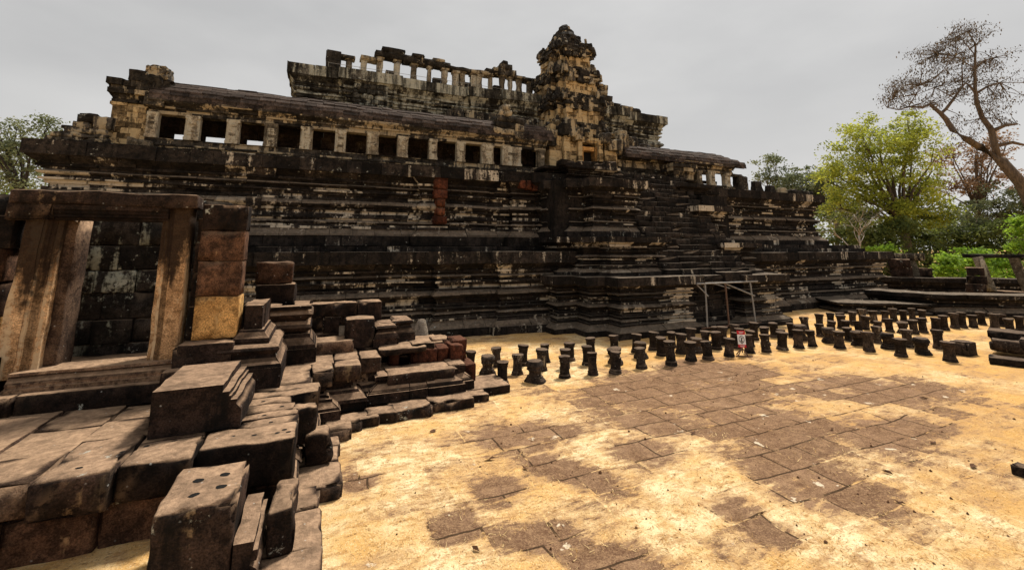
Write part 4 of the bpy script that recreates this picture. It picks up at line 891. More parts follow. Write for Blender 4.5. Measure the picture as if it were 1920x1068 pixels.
rbs('carved_fragment', 'brown', (-.34, -.08, 6.1, 6.85, .24, .74), 'dark carved fragment with a hollow face on the plinth edge', 'stone fragment', res=.06, rad=.06, amp=.045, chips=1.8)
rbs('carved_fragment', 'brown', (-.62, -.38, 5.35, 5.7, .1, .42), 'small rounded carved fragment at the foot of the block with dowel holes', 'stone fragment', res=.06, rad=.1, amp=.05, chips=1.4)
rbs('loose_slab', 'pier', (-3.4, -2.7, 5.9, 6.6, .12, .32), 'half-buried brown slab in the grass at the bottom left corner', 'stone slab', rad=.05)

# ------------------------------------------------------------------ colonnettes of the former causeway
CP = [(882, 693, 0), (914, 703, 2), (932, 686, 0), (942, 720, 1), (970, 703, 0), (980, 683, 0), (1003, 716, 3), (1015, 694, 1), (1023, 678, 0), (1059, 707, 0), (1060, 690, 0), (1068, 675, 0), (1112, 702, 1), (1102, 684, 0), (1109, 669, 0),
      (1154, 698, 0), (1154, 681, 2), (1153, 664, 0), (1203, 688, 1), (1202, 671, 2), (1193, 661, 0), (1225, 656, 0), (1241, 667, 0), (1259, 683, 0), (1261, 652, 0), (1277, 663, 1), (1296, 675, 0), (1296, 650, 0), (1306, 659, 2), (1323, 652, 0), (1328, 672, 0),
      (1342, 641, 0), (1344, 655, 0), (1356, 646, 0), (1367, 667, 0), (1377, 639, 0), (1382, 653, 0), (1388, 645, 0), (1406, 662, 0), (1406, 649, 0), (1414, 637, 0), (1437, 660, 1), (1436, 647, 0), (1453, 633, 0), (1467, 655, 1), (1466, 644, 0), (1486, 632, 0),
      (1498, 652, 0), (1502, 638, 2), (1512, 624, 0), (1524, 649, 0), (1539, 630, 0), (1556, 642, 2), (1559, 624, 0), (1575, 652, 0), (1579, 617, 0), (1592, 639, 0), (1588, 625, 0), (1611, 649, 2), (1612, 628, 0), (1623, 618, 0), (1630, 659, 1), (1645, 643, 0),
      (1648, 629, 0), (1667, 655, 3), (1669, 622, 0), (1690, 668, 0), (1694, 625, 2), (1703, 650, 0), (1715, 626, 0), (1729, 663, 3), (1732, 624, 0), (1755, 620, 0), (1761, 653, 0), (1772, 618, 0), (1782, 677, 4), (1791, 615, 0), (1805, 614, 0), (1826, 614, 0), (1842, 609, 0),
      (1866, 618, 0), (1880, 612, 0), (1896, 624, 0), (1914, 620, 0), (1537, 614, 0), (1558, 612, 0), (1579, 610, 0), (1599, 609, 0), (1619, 607, 0), (1640, 606, 0), (1660, 604, 0), (1677, 603, 0), (1695, 602, 0), (1712, 600, 0), (1730, 601, 0)]
def colonnette_meshes(kind, seed):
    r_ = random.Random(seed); k = [1, 1.0, 1.28, 1.35, 1.1][kind]; a = r_.choice((.006, .008, .011, .015))+.004*(kind in (2, 3)); hk = r_.choice((1, 1, 1, .93, 1.06))
    H = .615
    if kind in (2, 3):
        base = [(.20*k, -.06), (.205*k, .05), (.19*k, .10), (.16*k, .15), (.15*k, .19)]; shaft = [(.125*k, .18), (.12*k, .26), (.135*k, .33)]
        cap = [(.14*k, .325), (.165*k, .36), (.15*k, .41), (.175*k, .44), (.18*k, .50), (.14*k, .54 if kind == 2 else .58)]
    else:
        base = [(.175, -.06), (.18, .045), (.165, .065), (.17, .10), (.15, .125), (.135, .14)]; shaft = [(.145, .138), (.136, .20), (.132, .34), (.136, .44), (.14, .462)]
        cap = [(.13, .46), (.15, .475), (.15, .50), (.138, .515), (.165, .535), (.172, .56), (.172, H), (.12, H+.006)]
    out_ = []
    for nm, p in (('base', base), ('shaft', shaft), ('capital', cap)):
        m = MB(); m.lathe([(rr*(1+r_.gauss(0, .02)), z*(hk if z > 0 else 1)) for rr, z in p], 16 if kind != 1 else 12, amp=a)
        if nm != 'shaft':          # a bite broken out of the rim
            t = r_.uniform(0, 6.28); bx_, by_ = math.cos(t), math.sin(t); dp = r_.choice((0, .03, .05, .08))
            m.v = [(x-bx_*max(0, x*bx_+y*by_-.17*k+dp), y-by_*max(0, x*bx_+y*by_-.17*k+dp), z) for x, y, z in m.v]
        out_.append((nm, m))
    return out_
protos = {}
for kind in range(5):
    for vv in range(6):
        root = empty('stone_colonnette', (0, 0, 0), 'x', 'colonnette')
        for nm, m in colonnette_meshes(kind, kind*7+vv): m.build(nm, M['colonnette'], root, autos=45)
        protos[(kind, vv)] = (root, [False])
FRONT = {0: 'slim dark stone colonnette nearest the red laterite blocks', 1: 'squat thick colonnette with a mushroom-like broken top near the terrace end', 2: 'colonnette half hidden behind the squat mushroom-topped one',
         3: 'speckled colonnette standing at the corner of the terrace plinth', 4: 'colonnette between the speckled one and the broken one of three lumps', 5: 'colonnette behind the pair left of the broken three-lump one',
         6: 'broad broken colonnette of three stacked lumps, nearest the viewer', 7: 'colonnette just behind the broken three-lump one', 8: 'rear colonnette behind the broken three-lump one'}
kindword = ['dark stone colonnette', 'dark ringed stone colonnette', 'squat broken colonnette', 'broad broken colonnette', 'square-topped thick colonnette']
def landmark(px, py):
    if px < 1180: return 'left of the stair corner'
    if px < 1300: return 'in front of the left stair flank'
    if px < 1378: return 'in front of the timber props'
    if px < 1420: return 'beside the warning sign'
    if px < 1500: return 'in front of the right stair flank'
    if px < 1600: return 'before the right end of the temple'
    if px < 1740: return 'before the ruined end jamb'
    return 'before the far right terrace'
order = {}
def rowname(px, py):
    far = 720-(px-882)*.055 if px < 1800 else 670
    d = far-py
    return 'front' if d < 12 else 'second' if d < 27 else 'third' if d < 42 else 'back'
cnt = {}
words = ['first', 'second', 'third', 'fourth', 'fifth', 'sixth', 'seventh', 'eighth', 'ninth', 'tenth', 'eleventh', 'twelfth', 'thirteenth', 'fourteenth', 'fifteenth']
srt = sorted(range(len(CP)), key=lambda i: CP[i][0])
labs = {}
for i in srt:
    px, py, kd = CP[i]; key = (landmark(px, py), rowname(px, py)); cnt[key] = cnt.get(key, 0)+1
    labs[i] = '%s, %s row %s, %s from left' % (kindword[kd], key[1], key[0], words[cnt[key]-1])
labs.update(FRONT)
labs[75] = 'thick square-topped colonnette standing alone before the broken wedge stone'
for i, (px, py, kd) in enumerate(CP):
    p = gz(px, py, 0.02); vv = rng.randrange(6); root, used = protos[(kd, vv)]
    if not used[0]: o = root; used[0] = True; ch = list(root.children)
    else:
        o = root.copy(); col.objects.link(o)
        for c in root.children:
            d = c.copy(); col.objects.link(d); d.parent = o
    far = p.length > 22
    o.location = (p.x, p.y, max(-.02, ground_z(p.x, p.y, 0)-.03) if not far else -.02); o.rotation_euler = (rng.gauss(0, .04), rng.gauss(0, .04), rng.uniform(0, 6.28))
    s_ = rng.uniform(.93, 1.08)*(1.0 if kd != 4 else 1.12); o.scale = (s_*rng.uniform(.94, 1.1), s_*rng.uniform(.94, 1.1), s_*rng.uniform(.94, 1.06))
    o['label'] = labs[i]; o['category'] = 'colonnette'; o['group'] = 'stone colonnettes standing in rows on the courtyard floor'
for root, used in protos.values():
    if not used[0]:
        for c in list(root.children): bpy.data.objects.remove(c)
        bpy.data.objects.remove(root)
p = gz(1812, 668); rbs('broken_stone', 'colonnette', (p.x-.1, p.x+.55, p.y-.1, p.y+.35, -.06, .46), 'broken wedge-shaped dark stone right of the thick square-topped colonnette', 'stone fragment', rad=.04, amp=.03, chips=2.0, res=.08)

# ------------------------------------------------------------------ timber props under the undermined stair
prop = empty('timber_props', (17.3, 15.1, .25), 'timber frame of three posts propping the overhanging stair of the temple', 'prop frame')
def bar(name, mat, a, b, w_):
    m = MB(); m.tube([a, ((a[0]+b[0])/2+.01, (a[1]+b[1])/2, (a[2]+b[2])/2), b], [w_, w_*.95, w_], 6); return m.build(name, M[mat], prop)
bar('post', 'wood_grey', (15.75, 15.0, .24), (15.78, 15.0, 2.05), 0.041); bar('post', 'wood_brown', (17.05, 15.0, .24), (17.0, 15.0, 2.05), 0.045); bar('post', 'wood_grey', (18.75, 15.0, .24), (18.6, 15.0, 2.05), 0.041)
bar('beam', 'wood_grey', (15.3, 15.0, 2.10), (19.1, 15.0, 2.10), 0.041); bar('beam', 'wood_grey', (15.2, 15.35, 2.13), (19.0, 15.35, 2.13), 0.030)
bar('brace', 'wood_grey', (15.4, 15.1, 2.05), (15.85, 14.93, 1.55), 0.026); bar('brace', 'wood_grey', (17.3, 15.5, 2.1), (18.75, 14.93, 1.45), 0.038); bar('brace', 'wood_grey', (16.6, 15.3, 2.05), (17.2, 14.93, 1.85), 0.022)
bar('ground_sill', 'wood_brown', (15.4, 15.0, .22), (19.1, 15.0, .22), 0.038)

# ------------------------------------------------------------------ warning sign
p = gz(1393, 667, 0.03); sg = empty('warning_sign', (p.x, p.y, .03), 'white and red no-climbing notice on a little wooden stand among the colonnettes', 'sign'); sg.rotation_euler = (0, 0, -R(32))
def local(m, name, mat, parent=sg):
    o = m.build(name, mat, None); o.parent = parent; return o
m = MB(); m.box(-.125, .125, -.012, .012, .28, .82, .5); local(m, 'board', M['sign_white'])
bd = bpy.data.objects['board']; bd.rotation_euler = (R(-6), 0, 0); bd.location = (0, -.04, .0)
m = MB(); m.box(-.127, .127, -.016, .014, .70, .822, .5); local(m, 'red_band', M['sign_red'], bd); m = MB(); m.box(-.127, .127, -.016, .014, .278, .375, .5); local(m, 'red_band', M['sign_red'], bd)
m = MB()
ring = [(math.cos(t/20*2*math.pi)*.082, -.017, .54+math.sin(t/20*2*math.pi)*.115) for t in range(21)]; m.tube(ring, [.008]*21, 5)
m.tube([(-.02, -.017, .62), (.0, -.017, .57), (-.005, -.017, .52), (.02, -.017, .47), (.045, -.017, .465)], [.011, .016, .014, .014, .01], 5); m.tube([(.058, -.018, .62), (-.058, -.018, .46)], [.007]*2, 5)
local(m, 'no_climbing_symbol', M['sign_black'], bd)
m = MB()
for zc, wid in ((.78, .14), (.745, .10), (.34, .16), (.31, .12)):
    x = -wid/2
    while x < wid/2: l = rng.uniform(.008, .02); m.box(x, x+l, -.0185, -.0155, zc-.009, zc+.009, .5); x += l+.008
local(m, 'lettering', M['sign_white'], bd)
m = MB()
m.tube([(0, .0, .5), (0, .02, .1)], [.02, .02], 6)
for t in range(4): m.tube([(0, .02, .26), (math.cos(t*1.57+.6)*.24, .02+math.sin(t*1.57+.6)*.24, .0)], [.016, .02], 5)
m.tube([(-.26, -.12, .02), (.27, -.12, .02)], [.025]*2, 5); local(m, 'stand', M['wood_brown'])

# ------------------------------------------------------------------ ruins on the right
def rterr(name, label, path, H, mat='facade', z0=0, sc_=.6, n=(0, 30)):
    m = MB(); m.courses(path, lift([[(o*1, z*H/2.4) for o, z in c] for c in [flat(.5, 0, .5), cyma(.45, .15, .5, .95), flat(.2, .95, 1.15), flat(.05, 1.15, 1.4), flat(.2, 1.4, 1.6), cyma(.2, .45, 1.6, 1.95), flat(.55, 1.95, 2.4)]], z0), bl=1.1, jit=.03, back=1.6, erode=.12)
    m.wobble(.03, 1); o = m.build(name, M[mat], None, origin=(path[0][0], path[0][1], z0)); return tag(o, label, 'terrace')
a_, b_, c_, d_ = gz(1600, 588), gz(1745, 592), gz(1880, 592), gz(2100, 605)
rterr('low_terrace', 'low black moulded terrace before the right end of the temple', [(a_.x+1.5, a_.y+3), (a_.x, a_.y+.5), (b_.x, b_.y+.4), (b_.x+4, b_.y+1)], .62)
e_, f_ = gz(1752, 590), gz(2150, 600)
rterr('long_terrace', 'long dark slab terrace crossing the far right courtyard', [(e_.x-.3, e_.y+3), (e_.x, e_.y), (f_.x, f_.y)], 1.15)
g_, h_ = gz(1690, 566), gz(2200, 575)
rterr('stone_terrace', 'rear stone terrace below the bright green bushes', [(g_.x-1, g_.y+6), (g_.x+2, g_.y+1), (h_.x, h_.y+1)], 1.55)
bx = MB()
def onray(px, d, z0, z1, w_, dep, mat, name=None, label=None, cat=None, parent=None, rot=None, tl=0, tz=0, **kw):
    p = at(px, d); m = MB(); kw2 = dict(res=.14, rad=.05, amp=.035); kw2.update(kw)
    m.rough(-w_/2, w_/2, -dep/2, dep/2, 0, z1-z0, **kw2); o = m.build(name, M[mat], None, smooth=True, origin=(0, 0, 0))
    o.location = (p.x, p.y, z0); o.rotation_euler = (0, tl, -math.atan2(p.x, p.y) if rot is None else rot)
    if parent is not None: o.parent = parent; o.location = Vector((p.x, p.y, z0))-parent.location
    return tag(o, label, cat)
# free-standing doorway, far right
p = at(1872, 27); por = empty('free_standing_doorway', (p.x, p.y, 1.1), 'free-standing pale doorway frame before the bright green bushes', 'doorway')
onray(1846, 27, 1.1, 3.15, .46, .4, 'pillar', 'door_jamb', parent=por, tl=-.17); onray(1913, 27, 1.1, 3.15, .46, .4, 'pillar', 'door_jamb', parent=por, tl=-.17)
onray(1876, 27, 3.06, 3.28, 3.4, .55, 'tower_dark', 'lintel', parent=por); onray(1872, 27, .9, 1.14, 3.4, .8, 'brown', 'sill', parent=por)
for z in (1.1, 1.55, 2.05): onray(1822-4*(z < 1.2), 26.8, z, z+.46, .85-.1*(z > 2), .6, 'brown', 'flanking_block', parent=por)
# jamb at the right end of the temple
p = at(1712, 33.5); pj = empty('ruined_jamb', (p.x, p.y, .6), 'leaning pale jamb with stacked dark blocks at the right end of the temple', 'doorway ruin')
onray(1714, 33.5, .7, 3.0, .62, .5, 'pillar', 'door_jamb', parent=pj, tl=-.16); onray(1698, 33.8, 2.75, 3.25, 2.0, .6, 'tower_dark', 'lintel', parent=pj)
for k, (px, z) in enumerate(((1690, .5), (1686, 1.1), (1684, 1.7), (1682, 2.25), (1732, .5), (1731, 1.05), (1729, 1.6))): onray(px, 33.3, z, z+.58, 1.25 if k < 4 else .7, .8, 'brown', 'block', parent=pj)
# dark block pile, right edge of the picture
pile = empty('block_pile', tuple(gz(1880, 690)), 'pile of dark moulded blocks at the right edge of the courtyard', 'stone pile')
for px, py, z0, z1, w_, dep in ((1858, 682, -.05, .18, .9, .5), (1885, 690, -.05, .25, 1.5, .6), (1865, 668, .16, .42, 1.0, .7), (1895, 672, .2, .55, 1.6, .9), (1900, 668, .52, .78, 1.9, 1.0), (1849, 650, -.05, .62, .5, .5), (1930, 702, -.05, .62, .8, .7), (1935, 690, .5, .8, 1.2, .8)):
    q = gz(px, py); onray(px, q.dot(Vector((math.sin(YAW), math.cos(YAW), 0))), z0, z1, w_, dep, 'colonnette', 'moulded_block', parent=pile, res=.1)
q = gz(1921, 898); rbs('small_stump', 'colonnette', (q.x-.02, q.x+.22, q.y-.1, q.y+.15, -.05, .17), 'small dark stone stump cut by the right edge of the picture', 'stone', res=.05, rad=.03)
# fallen leaves
for i, (px, py) in enumerate(((892, 1037), (1665, 893), (1688, 946), (1825, 879), (1732, 748), (1750, 832), (1915, 880), (812, 811), (918, 862), (985, 880), (1300, 815), (1560, 806), (1445, 760))):
    p = gz(px, py, 0); e = expo(p.x, p.y); m = MB(); n = 8; s_ = rng.uniform(.05, .085)
    vs = [(0, 0, .012)]+[(math.cos(k*math.pi*2/n)*s_*(1.3 if k % 4 == 0 else .7), math.sin(k*math.pi*2/n)*s_*.55*rng.uniform(.7, 1.2), rng.uniform(.005, .045)) for k in range(n)]
    m.add(vs, [(0, k+1, (k+1) % n+1) for k in range(n)]); o = m.build('dead_leaf', M['deadleaf'], None, origin=(0, 0, 0)); o.location = (p.x, p.y, max(ground_z(p.x, p.y, e), 0)+.004); o.rotation_euler = (0, 0, rng.uniform(0, 6))
    tag(o, ['curled dead leaf on the bright sand near the bottom edge', 'dark dead leaf on bare sand right of the paving', 'dead leaf lowest on the right-hand sand', 'dead leaf near the small stump at the right edge', 'small leaf beyond the paving near the block pile', 'leaf on sand between paving and right edge', 'leaf touching the small stump', 'leaf by the terrace plinth', 'tiny leaf left of the near paving', 'leaf below the near paving strip', 'leaf beside the sandy gap in the paving', 'leaf on the middle paving slabs', 'leaf on the far paving slabs'][i], 'leaf', 'fallen leaves')

# ------------------------------------------------------------------ trees
LM = {'yellowgreen': leaf_mat('yellow_green_leaves', (.12, .155, .02), (.50, .53, .08), .52), 'dark': leaf_mat('dark_green_leaves', (.030, .044, .012), (.19, .23, .06), .42), 'grey': leaf_mat('grey_green_leaves', (.07, .09, .045), (.25, .28, .14)),
      'brown': leaf_mat('russet_leaves', (.12, .075, .045), (.38, .24, .13)), 'sparse': leaf_mat('dry_dark_leaves', (.035, .028, .02), (.14, .105, .065), .3), 'bright': leaf_mat('bright_green_leaves', (.09, .18, .015), (.36, .54, .06), .5)}
def tree(name, label, base_px, d, crowns, mat, nleaf, ls, trunk_r=.35, bark='bark', limbs=14, fork_py=None, group='trees beyond the temple', cat='tree', depth=.8, clump=.9, per=70, flat_=.55, trunk=True):
    """crowns: ellipses (px, py, half width, half height) as seen at distance d; leaves gather in clumps around limb tips"""
    b = at(base_px, d); root = empty(name, (b.x, b.y, 0), label, cat, group); r_ = random.Random(hash_(label))
    k = d/FH; C = []
    for px, py, rx, ry in crowns: p = at(px, d); C.append((Vector((p.x, p.y, zat(py, d))), rx*k, ry*k))
    tot = sum(rx*ry for _, rx, ry in C); lv = MB(); wd = MB(); tips = []
    fz = zat(fork_py, d) if fork_py else min(c.z for c, _, _ in C)-min(rz for _, _, rz in C)*.3
    fork = Vector((b.x, b.y, max(fz, 1.0))); rgt = RGT; fw_ = Vector((math.sin(YAW), math.cos(YAW), 0))
    for c, rx, rz in C:
        ncl = max(3, int(nleaf*(rx*rz/tot)/per))
        for i in range(ncl):
            while True:
                u = Vector((r_.uniform(-1, 1), r_.uniform(-1, 1), r_.uniform(-1, 1)))
                if u.length < 1 and (u.length > .45 or r_.random() < .35): break
            t = c+rgt*u.x*rx+fw_*u.y*rx*depth+Vector((0, 0, u.z*rz)); tips.append(t)
            hue = min(1, max(0, r_.gauss(.5, .2))); cr_ = clump*r_.uniform(.6, 1.35)
            for j in range(int(per*r_.uniform(.6, 1.4))):
                q = Vector((r_.gauss(0, .5), r_.gauss(0, .5), r_.gauss(0, .5)*flat_))*cr_+t
                if q.z < .1: continue
                n_ = Vector((r_.gauss(0, .6), r_.gauss(0, .6), r_.uniform(.2, 1))).normalized(); a1 = n_.orthogonal().normalized(); ang = r_.uniform(0, 6.28)
                a1 = Matrix.Rotation(ang, 3, n_) @ a1; a2 = n_.cross(a1); l = ls*r_.uniform(.6, 1.3)
                lv.add([q-a1*l*.5, q+a2*l*.28, q+a1*l*.5, q-a2*l*.28], [(0, 1, 2, 3)], min(1, max(0, hue+r_.gauss(0, .16))))
    if trunk:
        lean = Vector((r_.uniform(-.4, .4), r_.uniform(-.3, .3), 0)); wd.tube([(b.x, b.y, -.1), Vector((b.x, b.y, 0)).lerp(fork, .5)+lean, fork], [trunk_r*1.25, trunk_r, trunk_r*.85], 8)
        for t in r_.sample(tips, min(limbs, len(tips))):
            m1 = fork.lerp(t, .4)+Vector((r_.gauss(0, .3), r_.gauss(0, .3), r_.uniform(-.2, .6))); m2 = fork.lerp(t, .75)+Vector((r_.gauss(0, .25), r_.gauss(0, .25), .2))
            wd.tube([fork-Vector((0, 0, .3)), m1, m2, t], [trunk_r*.5, trunk_r*.32, trunk_r*.17, .02], 5)
            for _ in range(2): t2 = min(tips, key=lambda q: (q-t).length+r_.random()*3+(9 if q is t else 0)); wd.tube([m2, (m2+t2)/2+Vector((0, 0, .15)), t2], [trunk_r*.14, trunk_r*.09, .015], 4)
        wd.build('trunk', M[bark], root, smooth=True)
    lv.build('crown', LM[mat], root); return root
def hash_(s): return sum((i+1)*ord(c) for i, c in enumerate(s)) % 99991

tree('broadleaf_tree', 'big yellow-green spreading tree rising beyond the right end of the temple', 1700, 55, [(1690, 246, 85, 46), (1640, 292, 84, 46), (1740, 296, 50, 72), (1605, 335, 55, 40), (1690, 350, 90, 50), (1600, 378, 50, 24), (1735, 390, 60, 40), (1655, 400, 70, 26)], 'yellowgreen', 26000, .34, .5, fork_py=415, limbs=26, clump=1.15, per=75)
tree('broadleaf_tree', 'tall grey-green tree poking above the far temple corner with a small round top', 1470, 85, [(1452, 302, 24, 16), (1450, 330, 18, 12), (1475, 345, 30, 20)], 'grey', 2200, .5, .3, fork_py=380, clump=1.3, per=60)
tree('broadleaf_tree', 'grey-green bushy tree between the round-topped tree and the big yellow-green one', 1520, 80, [(1500, 335, 36, 26), (1530, 345, 40, 36), (1490, 375, 45, 22), (1550, 375, 45, 30)], 'grey', 6500, .5, .35, fork_py=410, clump=1.3)
tree('broadleaf_tree', 'dusky tree directly behind the left side of the big yellow-green tree', 1575, 75, [(1560, 330, 26, 26), (1575, 380, 40, 30)], 'grey', 3000, .48, .35, fork_py=420, clump=1.3)
tree('broadleaf_tree', 'russet-leaved thin tree with pale limbs under the tall sparse tree', 1845, 62, [(1830, 300, 50, 34), (1880, 330, 45, 34), (1810, 345, 45, 24), (1895, 270, 40, 30)], 'brown', 5200, .36, .35, fork_py=400, limbs=24, clump=1.1, per=50)
tree('broadleaf_tree', 'brownish-green loose tree at the right edge behind the bright bushes', 1905, 58, [(1850, 400, 50, 28), (1900, 380, 40, 40), (1800, 420, 50, 26)], 'grey', 5200, .36, .3, fork_py=440, clump=1.0)
for px, d, cr_, n_, lab in ((1590, 60, [(1580, 412, 44, 40), (1605, 465, 44, 40), (1572, 450, 30, 34)], 5000, 'dark evergreen behind the bleached bare tree'), (1660, 52, [(1650, 428, 54, 40), (1672, 480, 62, 42), (1640, 470, 40, 34)], 7000, 'dark evergreen under the big yellow-green tree'),
                         (1735, 56, [(1740, 432, 56, 44), (1752, 495, 62, 46)], 6500, 'dark evergreen left of the bright bushes'), (1810, 58, [(1808, 446, 54, 34), (1820, 496, 62, 54)], 6500, 'dark evergreen right behind the bright bushes'), (1890, 54, [(1890, 442, 58, 40), (1902, 500, 62, 54)], 6500, 'dark evergreen behind the far doorway'),
                         (1990, 55, [(1990, 400, 60, 60), (1990, 490, 70, 50)], 4500, 'dark evergreen beyond the right edge')):
    tree('evergreen_tree', lab, px, d, cr_, 'dark', n_, .38, .3, 'bark_dark', limbs=8, fork_py=500, clump=1.1, per=80, group='dark trees of the forest edge')
for px, d, cr_, n_, lab in ((1785, 38, [(1785, 505, 34, 26), (1770, 488, 22, 14), (1800, 530, 36, 18)], 2600, 'bright green bush left of the far doorway'), (1818, 40, [(1815, 478, 26, 14), (1820, 505, 28, 28)], 1900, 'bright green bush touching the left jamb of the far doorway'),
                         (1878, 41, [(1880, 510, 36, 28), (1865, 490, 22, 12)], 2600, 'bright green bush seen through the far doorway'), (1925, 39, [(1915, 425, 20, 20), (1922, 460, 22, 22)], 1500, 'bright green shrub at the right edge above the far doorway'), (1670, 46, [(1668, 468, 22, 10), (1640, 466, 12, 6)], 700, 'light green sprig above the right end of the temple wall')):
    tree('leafy_bush', lab, px, d, cr_, 'bright', n_, .30, .08, limbs=6, fork_py=555, clump=.62, per=46, group='bright green bushes', cat='bush')
tree('broadleaf_tree', 'grey-green airy tree rising left of the temple', 25, 38, [(30, 240, 46, 28), (10, 285, 50, 32), (60, 265, 20, 30), (35, 335, 48, 40), (-40, 270, 50, 60), (40, 385, 42, 24)], 'grey', 7000, .26, .28, 'bark_dark', fork_py=360, limbs=20, clump=.75, per=45)
tree('leafy_bush', 'bright green bush above the wall left of the doorway', 12, 24, [(10, 390, 42, 22), (-30, 400, 40, 30), (25, 410, 34, 18)], 'bright', 3400, .16, .08, fork_py=440, clump=.35, per=46, group='bright green bushes', cat='bush')
tree('broadleaf_tree', 'dark distant tree beyond the left end of the temple', -60, 60, [(-60, 330, 80, 70), (20, 380, 60, 40)], 'dark', 4500, .4, .4, 'bark_dark', fork_py=430, clump=1.2)

def pxz(px, py, d): p = at(px, d); return Vector((p.x, p.y, zat(py, d)))
# tall sparse tree at the right edge
b = at(1945, 40); st = empty('tall_tree', (b.x, b.y, 0), 'tall sparse tree with a forked brown trunk and thin dry leaves, right edge', 'tree', 'trees beyond the temple')
wd = MB(); D = 40; r_ = random.Random(5)
def limb(pts, r0, r1, n=7): 
    P_ = [pxz(a_, b_, D+(c_[0] if c_ else 0)) for a_, b_, *c_ in pts]; N = len(P_); wd.tube(P_, [r0+(r1-r0)*i/(N-1) for i in range(N)], n); return P_
main = [limb([(1950, 560), (1962, 430), (1936, 342), (1906, 298), (1868, 270)], .58, .36, 9),
 limb([(1870, 272), (1845, 255), (1822, 237), (1812, 215), (1803, 203), (1790, 190), (1784, 182)], .30, .12), limb([(1803, 204), (1815, 195), (1835, 172), (1855, 148), (1868, 136)], .16, .06),
 limb([(1786, 184), (1770, 191), (1742, 190), (1722, 196), (1700, 192)], .13, .03), limb([(1900, 294), (1899, 262), (1897, 235), (1884, 212), (1878, 180), (1880, 150), (1886, 110), (1896, 60), (1885, 30)], .30, .04),
 limb([(1882, 165), (1868, 145), (1855, 135)], .12, .05), limb([(1886, 112), (1905, 95), (1925, 88)], .12, .05), limb([(1897, 240), (1925, 228), (1950, 225)], .2, .1), limb([(1884, 160), (1905, 148), (1930, 140)], .12, .06), limb([(1905, 268), (1935, 262), (1960, 268)], .2, .1),
 limb([(1855, 150), (1862, 100), (1870, 75)], .06, .02), limb([(1742, 190), (1760, 165), (1790, 140)], .05, .015), limb([(1700, 192), (1712, 175)], .03, .012), limb([(1835, 172), (1800, 150), (1770, 145)], .05, .015), limb([(1886, 110), (1850, 85), (1815, 78)], .06, .015), limb([(1890, 80), (1865, 40), (1850, 35)], .05, .015)]
lv = MB(); spots = []
for px, py, rx, ry, n_ in ((1715, 175, 24, 16, 150), (1745, 150, 34, 22, 330), (1790, 130, 44, 24, 330), (1800, 85, 40, 24, 330), (1845, 70, 44, 26, 420), (1890, 35, 44, 24, 380), (1860, 110, 46, 34, 360), (1820, 160, 44, 24, 220), (1770, 180, 40, 16, 160), (1900, 120, 34, 34, 260), (1905, 170, 30, 24, 220), (1850, 230, 34, 24, 170), (1910, 210, 24, 24, 200), (1950, 120, 40, 70, 300)):
    for c_ in range(max(3, n_//13)):
        a_, t_ = math.sqrt(r_.random()), r_.uniform(0, 6.28); dz = r_.gauss(0, 1.6); c0 = pxz(px+a_*rx*math.cos(t_), py+a_*ry*math.sin(t_), D+dz); spots.append(c0)
        for j in range(21):
            q = c0+Vector((r_.gauss(0, .4), r_.gauss(0, .4), r_.gauss(0, .22))); n2 = Vector((r_.gauss(0, 1), r_.gauss(0, 1), r_.gauss(0, .5))).normalized(); a1 = (Vector((0, 0, -1))+n2*.7).normalized(); a2 = a1.cross(n2).normalized(); l = r_.uniform(.15, .30)
            lv.add([q, q+a1*l*.5+a2*l*.2, q+a1*l, q+a1*l*.5-a2*l*.2], [(0, 1, 2, 3)])
nodes_ = [p for l in main[1:] for p in l]
for c0 in spots:
    nb = min(nodes_, key=lambda p: (p-c0).length); mid = (nb+c0)/2+Vector((r_.gauss(0, .2), r_.gauss(0, .2), -.12)); wd.tube([nb, mid, c0], [.04, .026, .012], 4)
    for _ in range(4): wd.tube([c0, c0+Vector((r_.gauss(0, .4), r_.gauss(0, .4), r_.gauss(.05, .22)))], [.012, .005], 3)
wd.build('trunk', M['bark'], st, smooth=True); lv.build('crown', LM['sparse'], st)
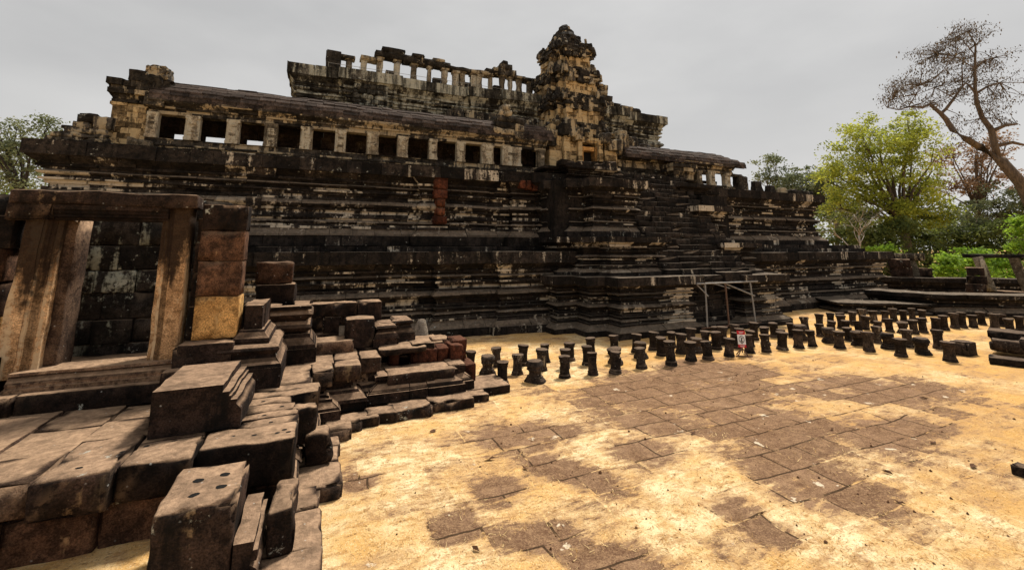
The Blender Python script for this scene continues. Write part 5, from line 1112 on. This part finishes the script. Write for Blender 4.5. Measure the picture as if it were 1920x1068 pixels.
# bleached bare tree
b = at(1610, 44); bt = empty('bare_tree', (b.x, b.y, 0), 'bleached leafless tree with many pale branches beside the temple wall', 'tree'); wd = MB(); r_ = random.Random(8)
def grow(p, d_, l, r0, dep):
    q = p+d_*l*.55+Vector((r_.gauss(0, .08), r_.gauss(0, .08), 0))*l; e = q+(d_+Vector((r_.gauss(0, .25), r_.gauss(0, .25), r_.gauss(.05, .15)))).normalized()*l*.5
    wd.tube([p, q, e], [r0, r0*.8, r0*.6], 5 if dep > 2 else 4)
    if dep:
        for _ in range(2 if dep > 2 else 3):
            nd = (d_+Vector((r_.gauss(0, .55), r_.gauss(0, .55), r_.gauss(.05, .35)))).normalized(); grow(e if r_.random() < .7 else q, nd, l*r_.uniform(.6, .85), r0*.58, dep-1)
s0 = pxz(1608, 475, 44); wd.tube([(b.x, b.y, -.1), s0], [.15, .11], 7); 
for dx in (-.55, -.15, .12, .45): grow(s0, (RGT*dx+Vector((0, 0, 1))+Vector((r_.gauss(0, .2), r_.gauss(0, .2), 0))).normalized(), 1.75, .06, 5)
wd.build('branches', M['bark_white'], bt, smooth=True)
# wall of forest far behind
lv = MB(); r_ = random.Random(2)
for i in range(15000):
    px = r_.choice((r_.uniform(1400, 2300), r_.uniform(1560, 2100), r_.uniform(-500, 120))); d_ = r_.uniform(88, 120); p = at(px, d_); top = 11+4*noise.noise((px*.012, 3, 1))+2*noise.noise((px*.05, 1, 1)); z = top*math.sqrt(r_.random())
    n2 = Vector((r_.gauss(0, .6), r_.gauss(0, .6), r_.uniform(.2, 1))).normalized(); a1 = n2.orthogonal().normalized(); a2 = n2.cross(a1); l = r_.uniform(.5, 1.1); q = Vector((p.x, p.y, z)); h_ = min(1, max(0, .5+noise.noise((px*.03, z*.3, 2))*.8+r_.gauss(0, .12)))
    lv.add([q-a1*l*.5, q+a2*l*.32, q+a1*l*.5, q-a2*l*.32], [(0, 1, 2, 3)], h_)
tag(lv.build('forest', LM['dark'], None), 'dark far-off forest edge beyond the temple grounds', 'forest', kind='stuff')
